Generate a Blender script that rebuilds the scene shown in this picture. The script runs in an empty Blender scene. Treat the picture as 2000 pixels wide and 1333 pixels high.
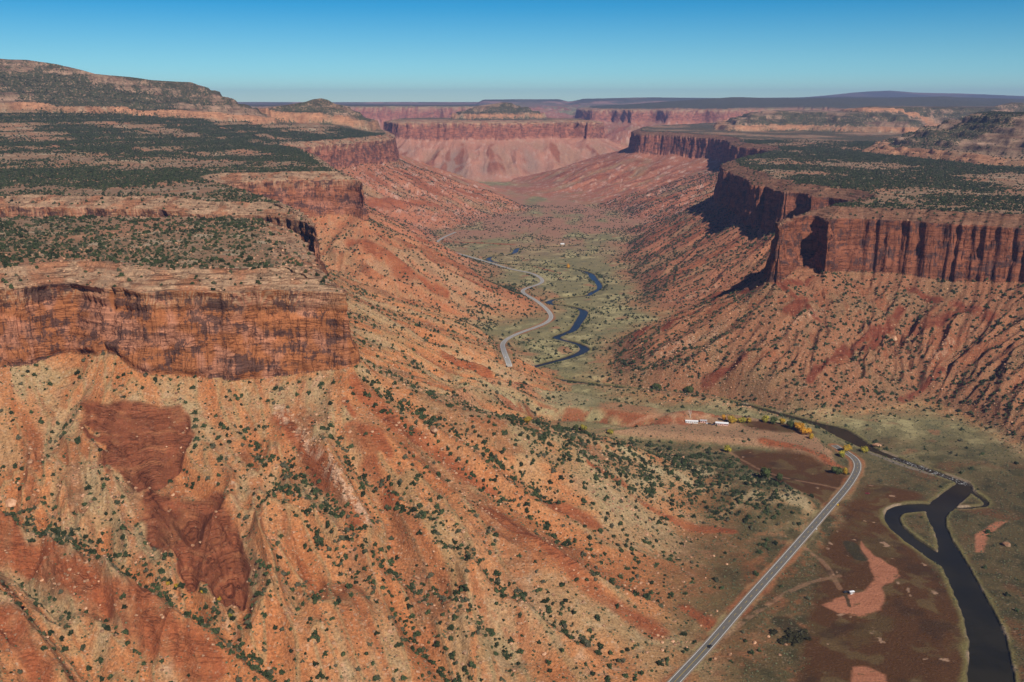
import bpy, bmesh, math, random
import numpy as np
from mathutils import Vector
rng = np.random.default_rng(7)
random.seed(7)
R = math.radians
SC = bpy.context.scene
COL = SC.collection
QUAL = 1.0          # grid step multiplier (1 = full detail)

# ------------------------------------------------------------------ camera
FPX, CAMH = 1944.0, 400.0
PITCH = math.atan(466.5 / FPX)
CP, SP = math.cos(PITCH), math.sin(PITCH)
cam = bpy.data.cameras.new("camera")
cam.sensor_width = 36.0
cam.lens = 36.0 * FPX / 2000.0
cam.clip_start, cam.clip_end = 1.0, 90000.0
camo = bpy.data.objects.new("camera", cam)
camo.location = (0, 0, CAMH)
camo.rotation_euler = (math.pi / 2 - PITCH, 0, 0)
COL.objects.link(camo)
SC.camera = camo

# ------------------------------------------------------------------ sky, sun, exposure
SUN_AZ, SUN_EL = R(157), R(37)
w = bpy.data.worlds.new("World")
SC.world = w
w.use_nodes = True
wn = w.node_tree
bg = wn.nodes["Background"]
sky = wn.nodes.new("ShaderNodeTexSky")
sky.sky_type = 'NISHITA'
sky.sun_disc = False
sky.sun_elevation = SUN_EL
sky.sun_rotation = SUN_AZ
sky.altitude = 1800
sky.air_density = 1.0
sky.dust_density = 0.0
sky.ozone_density = 2.0
# deep autumn blue overhead, paler towards the horizon
wtc = wn.nodes.new("ShaderNodeTexCoord"); wsp = wn.nodes.new("ShaderNodeSeparateXYZ"); wn.links.new(wtc.outputs['Generated'], wsp.inputs[0])
wr = wn.nodes.new("ShaderNodeValToRGB"); wn.links.new(wsp.outputs['Z'], wr.inputs[0])
wr.color_ramp.elements[0].position = 0.0; wr.color_ramp.elements[0].color = (.66, .95, 1.0, 1)
wr.color_ramp.elements[1].position = .30; wr.color_ramp.elements[1].color = (.03, .27, .50, 1)
for q, c in ((.026, (.42, .82, 1.0)), (.049, (.30, .70, .90)), (.09, (.075, .53, .81)), (.16, (.045, .40, .66))):
    el = wr.color_ramp.elements.new(q); el.color = c + (1,)
wm = wn.nodes.new("ShaderNodeMix"); wm.data_type = 'RGBA'; wm.blend_type = 'MULTIPLY'; wm.inputs[0].default_value = 1.0
wn.links.new(sky.outputs[0], wm.inputs[6]); wn.links.new(wr.outputs[0], wm.inputs[7]); wn.links.new(wm.outputs[2], bg.inputs[0])
bg.inputs[1].default_value = 0.085
sl = bpy.data.lights.new("sun", 'SUN')
sl.energy = 4.8
sl.angle = R(0.53)
sl.color = (1.0, 0.94, 0.85)
slo = bpy.data.objects.new("sun", sl)
sv = Vector((math.sin(SUN_AZ) * math.cos(SUN_EL), math.cos(SUN_AZ) * math.cos(SUN_EL), math.sin(SUN_EL)))
slo.rotation_euler = sv.to_track_quat('Z', 'Y').to_euler()
slo.location = (300, -300, 900)
COL.objects.link(slo)
SC.view_settings.view_transform = 'Standard'
SC.view_settings.look = 'None'
SC.view_settings.exposure = 0.12
SC.view_settings.gamma = 1.0

# ------------------------------------------------------------------ numeric helpers
def ray(px, py):
    xc, yc = (px - 1000.0) / FPX, (666.5 - py) / FPX
    return xc, CP + yc * SP, -SP + yc * CP
def on_plane(px, py, z0, k=0.0):
    dx, dy, dz = ray(px, py)
    s = (CAMH - z0) / (k * dy - dz)
    return (s * dx, s * dy)
def at_dist(px, D):
    xc = (px - 1000.0) / FPX
    return (xc / (CP + 466.5 / FPX * SP) * D, D)

def sstep(a, b, x):
    u = np.clip((x - a) / (b - a), 0, 1)
    return u * u * (3 - 2 * u)
_perm = np.random.default_rng(3).permutation(256).astype(np.int32)
_ang = np.random.default_rng(4).random(256) * 2 * np.pi
_gx, _gy = np.cos(_ang).astype(np.float32), np.sin(_ang).astype(np.float32)
def pn(x, y, seed=0):
    """gradient noise, about -0.7..0.7"""
    x = np.asarray(x, np.float32); y = np.asarray(y, np.float32)
    xi = np.floor(x).astype(np.int32); yi = np.floor(y).astype(np.int32)
    xf = x - xi; yf = y - yi
    u = xf * xf * xf * (xf * (xf * 6 - 15) + 10); v = yf * yf * yf * (yf * (yf * 6 - 15) + 10)
    a = _perm[(xi + seed * 37) & 255]; b = _perm[(xi + 1 + seed * 37) & 255]
    y0 = yi + seed * 11; y1 = y0 + 1
    def g(h, yy, dx, dy):
        k = _perm[(h + yy) & 255]
        return _gx[k] * dx + _gy[k] * dy
    n00 = g(a, y0, xf, yf); n10 = g(b, y0, xf - 1, yf)
    n01 = g(a, y1, xf, yf - 1); n11 = g(b, y1, xf - 1, yf - 1)
    nx0 = n00 + u * (n10 - n00); nx1 = n01 + u * (n11 - n01)
    return nx0 + v * (nx1 - nx0)
def fbm(x, y, lam, octv=3, seed=0, gain=0.5):
    s = 0; a = 1.0; tot = 0
    for i in range(octv):
        f = 2.03 ** i / lam
        s = s + a * pn(x * f + 17.3 * i, y * f - 9.1 * i, seed + i * 5)
        tot += a; a *= gain
    return s / tot * 1.5
def chaikin(P, it=2):
    P = np.asarray(P, float)
    for _ in range(it):
        Q = np.roll(P, -1, 0)
        P = np.stack([.75 * P + .25 * Q, .25 * P + .75 * Q], 1).reshape(-1, 2)
    return P
def smoothline(P, it=3):
    P = np.asarray(P, float)
    for _ in range(it):
        Q = np.stack([.75 * P[:-1] + .25 * P[1:], .25 * P[:-1] + .75 * P[1:]], 1).reshape(-1, P.shape[1])
        P = np.vstack([P[:1], Q, P[-1:]])
    return P
def inside_poly(P, X, Y):
    ins = np.zeros(X.shape, bool)
    Q = np.roll(P, -1, 0)
    for (x0, y0), (x1, y1) in zip(P, Q):
        if y0 == y1: continue
        c = ((y0 > Y) != (y1 > Y)) & (X < (x1 - x0) * (Y - y0) / (y1 - y0) + x0)
        ins ^= c
    return ins
def seg_dist(P, X, Y, closed):
    D = np.full(X.shape, 1e18); cx = np.zeros(X.shape); cy = np.zeros(X.shape); par = np.zeros(X.shape)
    n = len(P)
    for i in range(n if closed else n - 1):
        a = P[i]; b = P[(i + 1) % n]
        ex, ey = b[0] - a[0], b[1] - a[1]
        L2 = ex * ex + ey * ey + 1e-9
        u = np.clip(((X - a[0]) * ex + (Y - a[1]) * ey) / L2, 0, 1)
        qx, qy = a[0] + u * ex, a[1] + u * ey
        d = (X - qx) ** 2 + (Y - qy) ** 2
        m = d < D
        D[m] = d[m]; cx[m] = qx[m]; cy[m] = qy[m]; par[m] = i + u[m]
    return np.sqrt(D), cx, cy, par
def bbox_eval(P, X, Y, pad):
    P = np.asarray(P)
    lo, hi = P.min(0) - pad, P.max(0) + pad
    return (X > lo[0]) & (X < hi[0]) & (Y > lo[1]) & (Y < hi[1])
def line_field(P, X, Y, pad):
    """distance to an open polyline, large outside its box; also the position along it"""
    d = np.full(X.shape, 1e6, np.float32); u = np.zeros(X.shape, np.float32)
    m = bbox_eval(P, X, Y, pad)
    if m.any():
        a, _, _, c = seg_dist(P, X[m].astype(float), Y[m].astype(float), False)
        d[m] = a; u[m] = c
    return d, u
def poly_field(P, X, Y, pad=30):
    """signed distance (inside negative), large outside its box"""
    P = np.asarray(P, float)
    d = np.full(X.shape, 1e6, np.float32)
    m = bbox_eval(P, X, Y, pad)
    if m.any():
        x, y = X[m].astype(float), Y[m].astype(float)
        a = seg_dist(P, x, y, True)[0]
        a[inside_poly(P, x, y)] *= -1
        d[m] = a
    return d

# ------------------------------------------------------------------ the grid (finer close by)
def rows():
    r = [320.0]
    while r[-1] < 21300:
        a = r[-1]
        r.append(a * (1 + QUAL * (.004 if a < 450 else .0018 if a < 860 else .0009 if a < 1020 else .0013 if a < 2700 else .0021 if a < 6500 else .006)))
    while len(r) % 4 != 1: r.append(r[-1] * 1.006)
    return np.array(r)
RR = rows()
_core = np.linspace(-31, 31, int(1400 / QUAL))
_edge = np.linspace(31, 43, int(100 / QUAL))[1:]
AZ = np.concatenate([-_edge[::-1], _core, _edge])
AZ = np.radians(AZ[:(len(AZ) - 1) // 4 * 4 + 1])
NC = len(AZ)
NR = len(RR)
X = (RR[:, None] * np.sin(AZ)[None]).astype(np.float32)
Y = (RR[:, None] * np.cos(AZ)[None]).astype(np.float32)
r4, a4 = RR[::4], AZ[::4]
X4 = r4[:, None] * np.sin(a4)[None]; Y4 = r4[:, None] * np.cos(a4)[None]
def up(A):
    n, m = A.shape
    iu = np.arange(NR) / 4.0; i0 = np.minimum(iu.astype(int), n - 2); fu = (iu - i0)[:, None]
    B = A[i0] * (1 - fu) + A[i0 + 1] * fu
    ju = np.arange(NC) / 4.0; j0 = np.minimum(ju.astype(int), m - 2); fv = (ju - j0)[None]
    return (B[:, j0] * (1 - fv) + B[:, j0 + 1] * fv).astype(np.float32)

# ------------------------------------------------------------------ mesas (rim outlines on the tilted caprock plane)
S0, SK = 222.0, 0.0125
def rim(*pts): return [on_plane(px, py, S0, SK) for px, py in pts]
S0R = 200.0
def rimr(*pts): return [on_plane(px, py, S0R, SK) for px, py in pts]
def far(*pts): return [at_dist(px, D) for px, D in pts]
LEFT = [(-700, 50), (-640, 300), (-580, 560), (-560, 740), (-570, 880)] + rim(
    (-60, 566), (0, 566), (60, 560), (110, 552), (165, 552), (200, 562), (260, 569), (330, 571), (450, 568), (560, 568), (640, 569), (688, 574),
    (656, 554), (632, 527), (613, 499), (598, 471), (586, 450), (520, 441), (400, 438), (250, 436), (100, 436), (-150, 436), (-260, 420), (-150, 402),
    (0, 404), (100, 405), (200, 409), (300, 410), (420, 417), (520, 421), (585, 431), (606, 440), (619, 450), (614, 437),
    (602, 421), (585, 408), (545, 394), (470, 372), (425, 360), (440, 353), (520, 354), (600, 352), (690, 351), (716, 357), (684, 345), (656, 330),
    (630, 312), (610, 298), (560, 292), (600, 286), (650, 283), (700, 279), (745, 274), (778, 270), (765, 259), (740, 252)) + [
    (-900, 5200), (-9000, 7000), (-9000, 100)]
RIGHT = [(1500, 100), (1250, 700), (1080, 950)] + rimr(
    (2300, 486), (2180, 470), (2080, 456), (2000, 447), (1900, 441), (1800, 434), (1700, 428), (1640, 427), (1618, 438), (1611, 427), (1585, 420), (1552, 425), (1546, 441), (1520, 444), (1508, 436),
    (1548, 421), (1600, 409), (1650, 401), (1650, 392), (1625, 386), (1572, 386), (1566, 378), (1516, 377), (1512, 367), (1464, 364), (1460, 352), (1438, 349), (1436, 341),
    (1410, 334), (1402, 322), (1425, 315), (1465, 308), (1500, 300), (1490, 293), (1455, 289), (1426, 287), (1418, 276), (1400, 272),
    (1340, 268), (1290, 265), (1250, 264), (1231, 261), (1236, 254), (1270, 250)) + [
    (1500, 6200), (2600, 6800), (9000, 8000), (9000, 200)]
CENT = [(-630, 5480), (-560, 5420), (-430, 5450), (-300, 5400), (-180, 5440), (-60, 5410), (60, 5470), (160, 5500), (250, 5470), (300, 5590), (340, 5680),
        (370, 5560), (440, 5530), (500, 5600), (520, 5800), (440, 6100), (200, 6400), (-300, 6500), (-720, 6300), (-760, 5800)]
FARL = far((560, 8300), (640, 8600), (700, 8900), (760, 9000), (830, 9200), (900, 9000), (950, 9100), (1000, 9700), (980, 12000), (300, 13000), (200, 9000))
FARR = far((1128, 8600), (1150, 8000), (1190, 8300), (1230, 7700), (1270, 8100), (1310, 7600), (1360, 7900), (1420, 7500), (1500, 7900), (1600, 7500), (1800, 7600),
           (2200, 7600), (2400, 13000), (1130, 13000))
CORNERS = [on_plane(px, py, S0, SK) + (rr_, up_) for px, py, rr_, up_ in [(676, 568, 62, 20), (610, 441, 60, 10), (700, 350, 110, 10), (770, 268, 150, 0)]]
MESAS = {}
def add_mesa(name, P, plane, cliff, W, sc, flute, block, tal):
    P = chaikin(P, 2)
    MESAS[name] = dict(P=P, plane=plane, cliff=cliff, W=W, sc=sc, flute=flute, block=block, tal=tal)
tilt = lambda X, Y: S0 + SK * Y
add_mesa('left', LEFT, tilt, 80, 330, 1.0, 2.8, 8.5, 1.0)
add_mesa('right', RIGHT, lambda X, Y: S0R + SK * Y, 80, 245, 1.0, 6.0, 9.0, 1.1)
add_mesa('centre', CENT, lambda X, Y: 292 + 0 * X, 82, 430, 2.2, 9, 22, 1.6)
add_mesa('farleft', FARL, lambda X, Y: 352 + 0 * X, 125, 600, 3.5, 15, 60, 2.2)
add_mesa('farright', FARR, lambda X, Y: 338 + 0 * X, 85, 900, 3.2, 10, 40, 3.0)

BD = 26.0           # width of the wall in the outline's own measure
def blur(A, n, m):
    for _ in range(2):
        for ax, k in ((0, n), (1, m)):
            pad = [(0, 0), (0, 0)]; pad[ax] = (k + 1, k)
            c = np.cumsum(np.pad(A, pad, mode='edge'), axis=ax)
            A = (np.take(c, range(2 * k + 1, c.shape[ax]), ax) - np.take(c, range(0, c.shape[ax] - 2 * k - 1), ax)) / (2 * k + 1)
    return A
def sd_direct(M, Xc, Yc, rr, aa):
    d, cx, cy, _ = seg_dist(M['P'], Xc, Yc, True)
    t = np.where(inside_poly(M['P'], Xc, Yc), -d, d)
    lr = np.log(rr)
    gr = np.gradient(t, lr, axis=0) / rr[:, None]
    ga = np.gradient(t, aa, axis=1) / rr[:, None]
    s, c = np.sin(aa)[None], np.cos(aa)[None]
    nx = gr * s + ga * c; ny = gr * c - ga * s
    L = np.sqrt(nx * nx + ny * ny) + 1e-6
    nx, ny = nx / L, ny / L
    kb = max(2, int(9 / QUAL))
    return t, cx, cy, nx, ny, blur(nx, kb, 2 * kb), blur(ny, kb, 2 * kb)

# control heights above the caprock on the left plateau (ground rising away from the rim)
def tps(P, V):
    P = np.asarray(P, float) / 1000.0; V = np.asarray(V, float); n = len(P)
    d = np.linalg.norm(P[:, None] - P[None], axis=2); K = d * d * np.log(d + 1e-9) + np.eye(n) * 1e-3
    A = np.zeros((n + 3, n + 3)); A[:n, :n] = K; A[:n, n] = 1; A[:n, n + 1:] = P; A[n, :n] = 1; A[n + 1:, :n] = P.T
    wgt = np.linalg.solve(A, np.concatenate([V, [0, 0, 0]]))
    def f(x, y):
        x = x / 1000.0; y = y / 1000.0
        s = wgt[n] + wgt[n + 1] * x + wgt[n + 2] * y
        for (a, b), q in zip(P, wgt[:n]):
            d2 = (x - a) ** 2 + (y - b) ** 2
            s = s + q * .5 * d2 * np.log(d2 + 1e-9)
        return s
    return f
cp = [(0, 437, 1253, 0), (600, 450, 1200, 0), (0, 405, 1560, 0), (560, 420, 1500, 0), (300, 350, 1900, 0), (690, 350, 2100, 0), (450, 360, 1990, 0), (770, 272, 3650, 0), (600, 290, 3100, 0), (760, 250, 4100, 3)]
ctl = [at_dist(px, D) for px, _, D, _ in cp]; val = [v for *_, v in cp]
for px, py, D in [(0, 340, 1950), (0, 300, 2300), (0, 250, 2900), (0, 212, 3250), (200, 300, 2380), (200, 240, 3200), (-250, 300, 2200), (-250, 215, 3000), (400, 300, 2600), (400, 250, 3350), (400, 232, 3620),
                  (700, 246, 4000), (560, 262, 3500), (560, 240, 3950), (300, 260, 3000)]:
    dx, dy, dz = ray(px, py)
    ctl.append(at_dist(px, D)); val.append(CAMH + D * dz / dy - (S0 + SK * D + 14))
ramp_left = tps(ctl, val)

# ------------------------------------------------------------------ smaller benches and hills standing on the plateaus
def capf(pts):
    xs = [p[0] for p in pts]; zs = [p[1] for p in pts]
    return lambda X, Y: np.interp(1000 + X / Y * FPX * (CP + 466.5 / FPX * SP), xs, zs)
BENCH = [
    # outline, band height, slope, crest height, base height (None: lies on the ground)
    (far((-400, 2900), (-150, 3050), (0, 3200), (60, 3330), (120, 3300), (200, 3420), (300, 3480), (380, 3620), (450, 3680), (525, 3800), (535, 3950), (480, 4300), (300, 4800), (-600, 5000)), 24, .36,
     capf([(-300, 590), (0, 548), (60, 546), (120, 532), (190, 500), (300, 480), (350, 473), (375, 473), (430, 440), (455, 436), (490, 405), (520, 380)])),
    (far((500, 3900), (560, 4020), (640, 4050), (700, 4080), (738, 4120), (745, 4250), (700, 4500), (560, 4600), (480, 4300)), 38, .40,
     capf([(500, 372), (560, 388), (598, 401), (612, 412), (628, 416), (640, 410), (655, 392), (690, 378), (712, 366), (738, 352)])),
    (far((878, 5900), (930, 5800), (1000, 5820), (1064, 5850), (1066, 6000), (1000, 6200), (890, 6150)), 32, .42,
     capf([(880, 340), (905, 352), (935, 378), (955, 386), (980, 398), (1005, 402), (1020, 396), (1040, 376), (1062, 352)])),
    (far((1405, 4650), (1450, 4600), (1550, 4680), (1640, 4560), (1720, 4480), (1790, 4350), (1850, 4500), (1800, 6000), (1500, 6200), (1395, 5400)), 24, .30,
     capf([(1400, 345), (1500, 356), (1600, 352), (1800, 350)])),
    (far((1695, 3060), (1720, 2960), (1780, 2860), (1850, 2700), (1930, 2570), (2050, 2450), (2250, 2300), (2400, 3000), (2300, 4200), (1850, 4200), (1720, 3500)), 14, .34,
     capf([(1700, 300), (1770, 335), (1830, 362), (1900, 366), (2000, 366), (2200, 372)])),
    (far((1640, 5200), (1700, 5000), (1850, 5000), (2050, 4900), (2300, 4900), (2300, 7000), (1650, 7000)), 20, .30,
     capf([(1640, 360), (1700, 376), (1940, 372), (1975, 398), (1995, 396), (2020, 376), (2200, 380)])),
]
# ------------------------------------------------------------------ features read off the valley floor
ROAD_NEAR = [on_plane(px, py, 3) for px, py in [(1290, 1366), (1318, 1333), (1384, 1262), (1460, 1172), (1540, 1085), (1600, 1020), (1640, 972), (1664, 938), (1677, 912), (1672, 897), (1654, 884), (1640, 876), (1629, 870)]]
ROAD_FAR = [on_plane(px, py, 3) for px, py in [(995, 760), (985, 738), (982, 705), (981, 680), (987, 665), (1010, 652), (1045, 640), (1070, 630), (1078, 620), (1072, 610), (1052, 597), (1032, 587), (1019, 575), (1025, 566),
            (1048, 559), (1061, 552), (1056, 543), (1036, 534), (1000, 529), (960, 517), (925, 507), (885, 496), (856, 487), (850, 480), (863, 470), (878, 462), (890, 457)]]
RIVER = [(1937, 1366, 84), (1935, 1320, 82), (1934, 1280, 72), (1922, 1220, 64), (1893, 1160, 54), (1870, 1115, 50), (1856, 1085, 46), (1847, 1060, 26), (1838, 1036, 24), (1826, 1012, 30), (1834, 992, 44), (1858, 972, 44), (1878, 955, 38), (1884, 944, 24), (1862, 936, 20), (1835, 926, 22), (1800, 914, 22),
         (1740, 892, 18), (1700, 877, 22), (1672, 862, 34), (1648, 848, 44), (1630, 838, 40), (1600, 829, 20), (1560, 818, 18), (1500, 802, 16), (1440, 786, 14), (1380, 776, 12), (1280, 765, 10), (1180, 752, 12), (1110, 744, 16), (1050, 735, 26), (1025, 726, 26), (1035, 718, 24), (1075, 708, 20), (1110, 699, 22),
         (1140, 687, 28), (1143, 679, 26), (1128, 671, 18), (1098, 664, 18), (1082, 659, 22), (1100, 653, 20), (1121, 645, 22), (1128, 632, 22), (1137, 620, 24), (1142, 609, 24), (1130, 603, 12), (1100, 597, 10), (1078, 596, 16), (1068, 591, 22), (1085, 585, 12), (1120, 582, 8), (1150, 579, 14), (1155, 573, 18), (1172, 566, 12),
         (1170, 556, 16), (1158, 545, 20), (1155, 537, 18), (1135, 530, 7), (1100, 524, 5), (1040, 521, 5), (990, 519, 6), (958, 513, 14), (952, 508, 15), (962, 503, 6), (990, 501, 8), (1006, 497, 14), (1008, 490, 14), (1015, 486, 6), (1060, 486, 5), (1110, 484, 8), (1122, 482, 5)]
SIDE = [(1836, 992, 34), (1806, 990, 40), (1772, 992, 40), (1748, 998, 32), (1740, 1010, 26), (1748, 1028, 26), (1772, 1049, 28), (1808, 1074, 32), (1846, 1098, 40)]
INLET = [(1885, 952, 18), (1905, 965, 9), (1922, 978, 8), (1930, 987, 7), (1905, 991, 9), (1870, 992, 10), (1838, 990, 14)]
def river_path(L):
    P = []
    for px, py, wpx in L:
        x, y = on_plane(px, py, max(0.0, 0.0))
        x2, y2 = on_plane(px + wpx, py, 0.0)
        P.append((x, y, (x2 - x) * (.5 if py > 800 else .33)))
    return smoothline(P, 3)
RIV = [river_path(RIVER), river_path(SIDE), river_path(INLET)]
ROADS = [smoothline(ROAD_NEAR, 3), smoothline(ROAD_FAR, 3)]

def floor_z(X, Y): return np.maximum(0.0, (Y - 1700) * .004)

# ------------------------------------------------------------------ the terrain heights
def terrain(X, Y, SD, full):
    """returns displaced X, Y, Z and the fields the colours and plants need"""
    X = X.astype(np.float32); Y = Y.astype(np.float32)
    rr = np.sqrt(X * X + Y * Y)
    zf = floor_z(X, Y) + 1.5 * fbm(X, Y, 160, 2, 11) + .5 * fbm(X, Y, 28, 2, 12)
    farbase = 300 * sstep(8300, 12500, rr)
    zf = zf + farbase
    Z = zf.copy()
    DX = np.zeros_like(Z); DY = np.zeros_like(Z)
    cliff = np.zeros_like(Z); top = np.zeros_like(Z); tal = np.zeros_like(Z); cap = np.zeros_like(Z)
    own = np.zeros(Z.shape, np.int8); expo = np.zeros_like(Z); ridge = np.zeros_like(Z); chute = np.zeros_like(Z); rill = np.zeros_like(Z); wallu = np.zeros_like(Z); tt = np.full_like(Z, 1e6); band = np.zeros_like(Z)
    for k, (name, M) in enumerate(MESAS.items()):
        t, cx, cy, nx, ny = SD[name][:5]
        act = t < (M['W'] * 1.25 + 60) * 1.6
        if not act.any(): continue
        sc = M['sc']
        qx = cx + 15 * nx; qy = cy + 15 * ny
        fade = np.clip(1.55 - np.abs(t) / (75 * sc), 0, 1); fade = fade * fade * (3 - 2 * fade)
        f1 = fbm(qx, qy, 75 * sc, 2, 20 + k) * fade
        bx, by = SD[name][5], SD[name][6]
        if name == 'left':      # below the near wall the ribs run obliquely down the valley side
            wl = sstep(1020, 860, Y) * sstep(60, -140, X) * .85
            bx = bx * (1 - wl) + .74 * wl; by = by * (1 - wl) - .67 * wl
        f2 = pn(qx / (26 * sc), qy / (26 * sc), 30 + k)
        f3 = pn(qx / (10 * sc), qy / (10 * sc), 31 + k)
        N = M['block'] * f1 + M['flute'] * (1.2 - 3.2 * np.abs(f2)) + .30 * M['flute'] * f3 + .6 * M['block'] * np.clip(f2 * 6, -.5, .5) * .6 + (2.6 * (1 - 3.4 * np.abs(f3)) * (.5 + f1) if name == 'right' else 0)
        if full:
            N = N + .5 * pn(qx / (4 * sc), qy / (4 * sc), 32 + k) * sc
        soft = 1.0
        if name == 'left':
            for cx_, cy_, cr_, _ in CORNERS: soft = soft * (1 - .75 * np.exp(-((X - cx_) ** 2 + (Y - cy_) ** 2) / cr_ ** 2))
            N = N * soft; f1 = f1 * soft
        if name == 'right':
            wl = sstep(2300, 1700, Y) * .72
            bx = bx * (1 - wl) - .80 * wl; by = by * (1 - wl) - .42 * wl
        tp = t + N * fade
        S = M['plane'](X, Y) + 3 * f1
        zb = S - M['cliff'] + 9 * fbm(X, Y, 140 * sc, 1, 40 + k)
        if name == 'left': zb = zb + 34 * np.exp(-((X + 372) ** 2 + (Y - 915) ** 2) / 42 ** 2) + 16 * np.exp(-((X + 480) ** 2 + (Y - 900) ** 2) / 60 ** 2) + sum(u_ * np.exp(-((X - x_) ** 2 + (Y - y_) ** 2) / c_ ** 2) for x_, y_, c_, u_ in CORNERS)
        u = np.clip(tp / (BD * sc), 0, 1)
        zc = S + (zb - S) * u
        o = np.interp(tp, np.array([-100, -30, -1, 0, .64 * BD, BD, 100]) * sc, [-100 * sc, -38 * sc, -1.5, 0, 2.0, 9.5, 100 * sc]).astype(np.float32)
        # ledges: bedding planes stand out or are cut back a little
        lv = zc - SK * Y
        led = np.sin(lv * .55 + 3 * f1) * .5 + np.sin(lv * 1.31 + 2 + 4 * f1) * .35 + 1.6 * pn(lv / 9, f1 * 2 + k, 50)
        if full:
            dpt = S - zc
            tier = (dpt > 27 + 5 * f1).astype(np.int8) + (dpt > 50 + 6 * pn(qx / 60, qy / 60, 57))
            blk = np.zeros_like(Z)
            for ti in range(3):
                b1 = pn(qx / (21 * sc) + 31.7 * ti, qy / (21 * sc) - 17.3 * ti, 140 + k); b2 = pn(qx / (7.5 * sc) + 11.7 * ti, qy / (7.5 * sc) + 5.3 * ti, 144 + k)
                bb = np.round(b1 * 5) / 5 * 8.0 + np.round(b2 * 4) / 4 * 3.4 - 4.0 + 4.2 * ti
                blk = np.where(tier == ti, bb, blk)
            blk = blk * np.where((tp > 0) & (tp < BD * sc), np.minimum(u * 12, 1) * np.minimum((1 - u) * 12, 1), 0)
            o = o + blk * (1.0 if name == 'left' else .8) * soft
        o = o + led * np.where((tp > 0) & (tp < BD * sc), np.minimum(u * 8, 1) * np.minimum((1 - u) * 8, 1), 0) * (1.3 if name == 'left' else .8)
        # caprock steps
        cu = np.clip(-tp / (30 * sc), 0, 1)
        wav = pn(qx / 40, qy / 40, 55) * .1
        c4 = (cu + wav) * 4; st = (np.floor(c4) + sstep(.62, .98, c4 - np.floor(c4))) / 4
        capz = S + 14 * np.clip(st, 0, 1)
        # top of the plateau
        tz = S + 14 + 2.5 * fbm(X, Y, 230, 3, 60) + .7 * fbm(X, Y, 40, 2, 61)
        din = np.clip(-t - 60, 0, None)
        if name == 'left':
            ramp = np.clip(ramp_left(X, Y), -2, 130)
            tz = tz + ramp * sstep(0, 160, din)
            lay = tz + 2.0 * fbm(X, Y, 300, 2, 62)
            tz = tz + 2.4 * (np.floor(lay / 11) * 11 + 11 * sstep(.6, 1, lay / 11 - np.floor(lay / 11)) - lay) * .3 * sstep(60, 200, din)
        elif name == 'farright':
            tz = tz + np.minimum(din * .06, 80 + 50 * fbm(X, Y, 2500, 2, 66)) + 22 * fbm(X, Y, 900, 3, 67)
        elif name == 'farleft':
            tz = tz + np.minimum(din * .006, 30)
        else:
            tz = tz + 5 * fbm(X, Y, 420, 2, 63) * sstep(40, 300, din)
        # talus with ribs and gullies running down the slope
        W = (M['W'] + (85 * sstep(480, 700, X) * sstep(1900, 1500, Y) + 330 * sstep(2700, 4300, Y) if name == 'right' else 140 * sstep(2700, 3800, Y) if name == 'left' else 0)) * (1 + .22 * fbm(X, Y, 260 * sc, 1, 70 + k))
        far_t = np.where(tp > 100 * sc, tp, o) - 9.5
        x = np.clip(far_t, 0, None)
        v = np.clip(x / W, 0, 1.6)
        prof = np.where(v < 1, (1 - np.clip(v, 0, 1)) ** 1.4, 0)
        zt = zf + (zb - zf) * prof
        fan = np.clip(13 * M['tal'] * np.exp(-x / (260 * sc)) * sstep(.3, .9, v), 0, None) if name in ('left', 'right') else 0
        zt = zt + fan
        lx, ly = X - .84 * t * bx, Y - .84 * t * by
        wx = 14 * fbm(X, Y, 90, 2, 75); 
        rb = pn((lx + wx) / (52 * sc), (ly - wx) / (52 * sc), 80 + k)
        rb2 = pn((lx + wx * .6) / (19 * sc), (ly - wx * .6) / (19 * sc), 84 + k)
        env = sstep(.0, .35, v) * (1 - sstep(.6, 1.0, v))
        rg = (1 - 3.2 * np.abs(rb)) * (15 if name != 'right' else 8) * M['tal'] + (1 - 3.0 * np.abs(rb2)) * (4.6 if name == 'left' else 4.6) * M['tal']
        zt = zt + rg * env
        e = fbm(X - .86 * t * bx + wx * .5, Y - .86 * t * by - wx * .5, 34 * sc, 2, 90 + k) + .35 * fbm(X, Y, 90, 2, 95)
        ex = sstep(.16, .34, e) * sstep(.05, .15, v) * (1 - sstep(.62, .85, v))
        if full:
            rb3 = pn((lx + wx * .4) / (7.5 * sc), (ly - wx * .4) / (7.5 * sc), 88 + k)
            zt = zt + (.8 - 2.6 * np.abs(rb3)) * 1.9 * M['tal'] * env * sstep(-.2, .25, fbm(X, Y, 80, 1, 89)) * np.minimum(sc, 1.6)
            lg = sstep(.0, .3, fbm(X, Y, 75, 2, 93)) * sstep(.04, .12, v) * (1 - sstep(.6, .9, v))
            zl = zt / 6.5 + .8 * fbm(X, Y, 90, 2, 94)
            zt = zt + lg * 2.2 * (np.floor(zl) + sstep(.6, 1, zl - np.floor(zl)) - zl)
            rough = (1.1 * fbm(X, Y, 17, 2, 96) + .45 * pn(X / 5, Y / 5, 97)) * sstep(0, .08, v) * (1 - sstep(.9, 1.2, v)) * (1 - .7 * ex)
            zt = zt + rough
            zs = zt / 9 + .6 * fbm(X, Y, 120, 1, 98)
            zt = zt + ex * 1.5 * (np.floor(zs) + sstep(.55, 1, zs - np.floor(zs)) - zs)
        zm = np.where(tp < -30 * sc, tz, np.where(tp < 0, capz, np.where(tp < BD * sc, zc, np.maximum(zt, zf))))
        zm = np.where(tp >= BD * sc, zm, zm)
        win = zm > Z + .0
        win &= act
        Z = np.where(win, zm, Z)
        disp = (o - tp) * (np.abs(tp) < 100 * sc)
        DX = np.where(win, nx * disp, DX); DY = np.where(win, ny * disp, DY)
        cl = ((tp > -1) & (tp < (BD + 1) * sc)).astype(np.float32)
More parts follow.
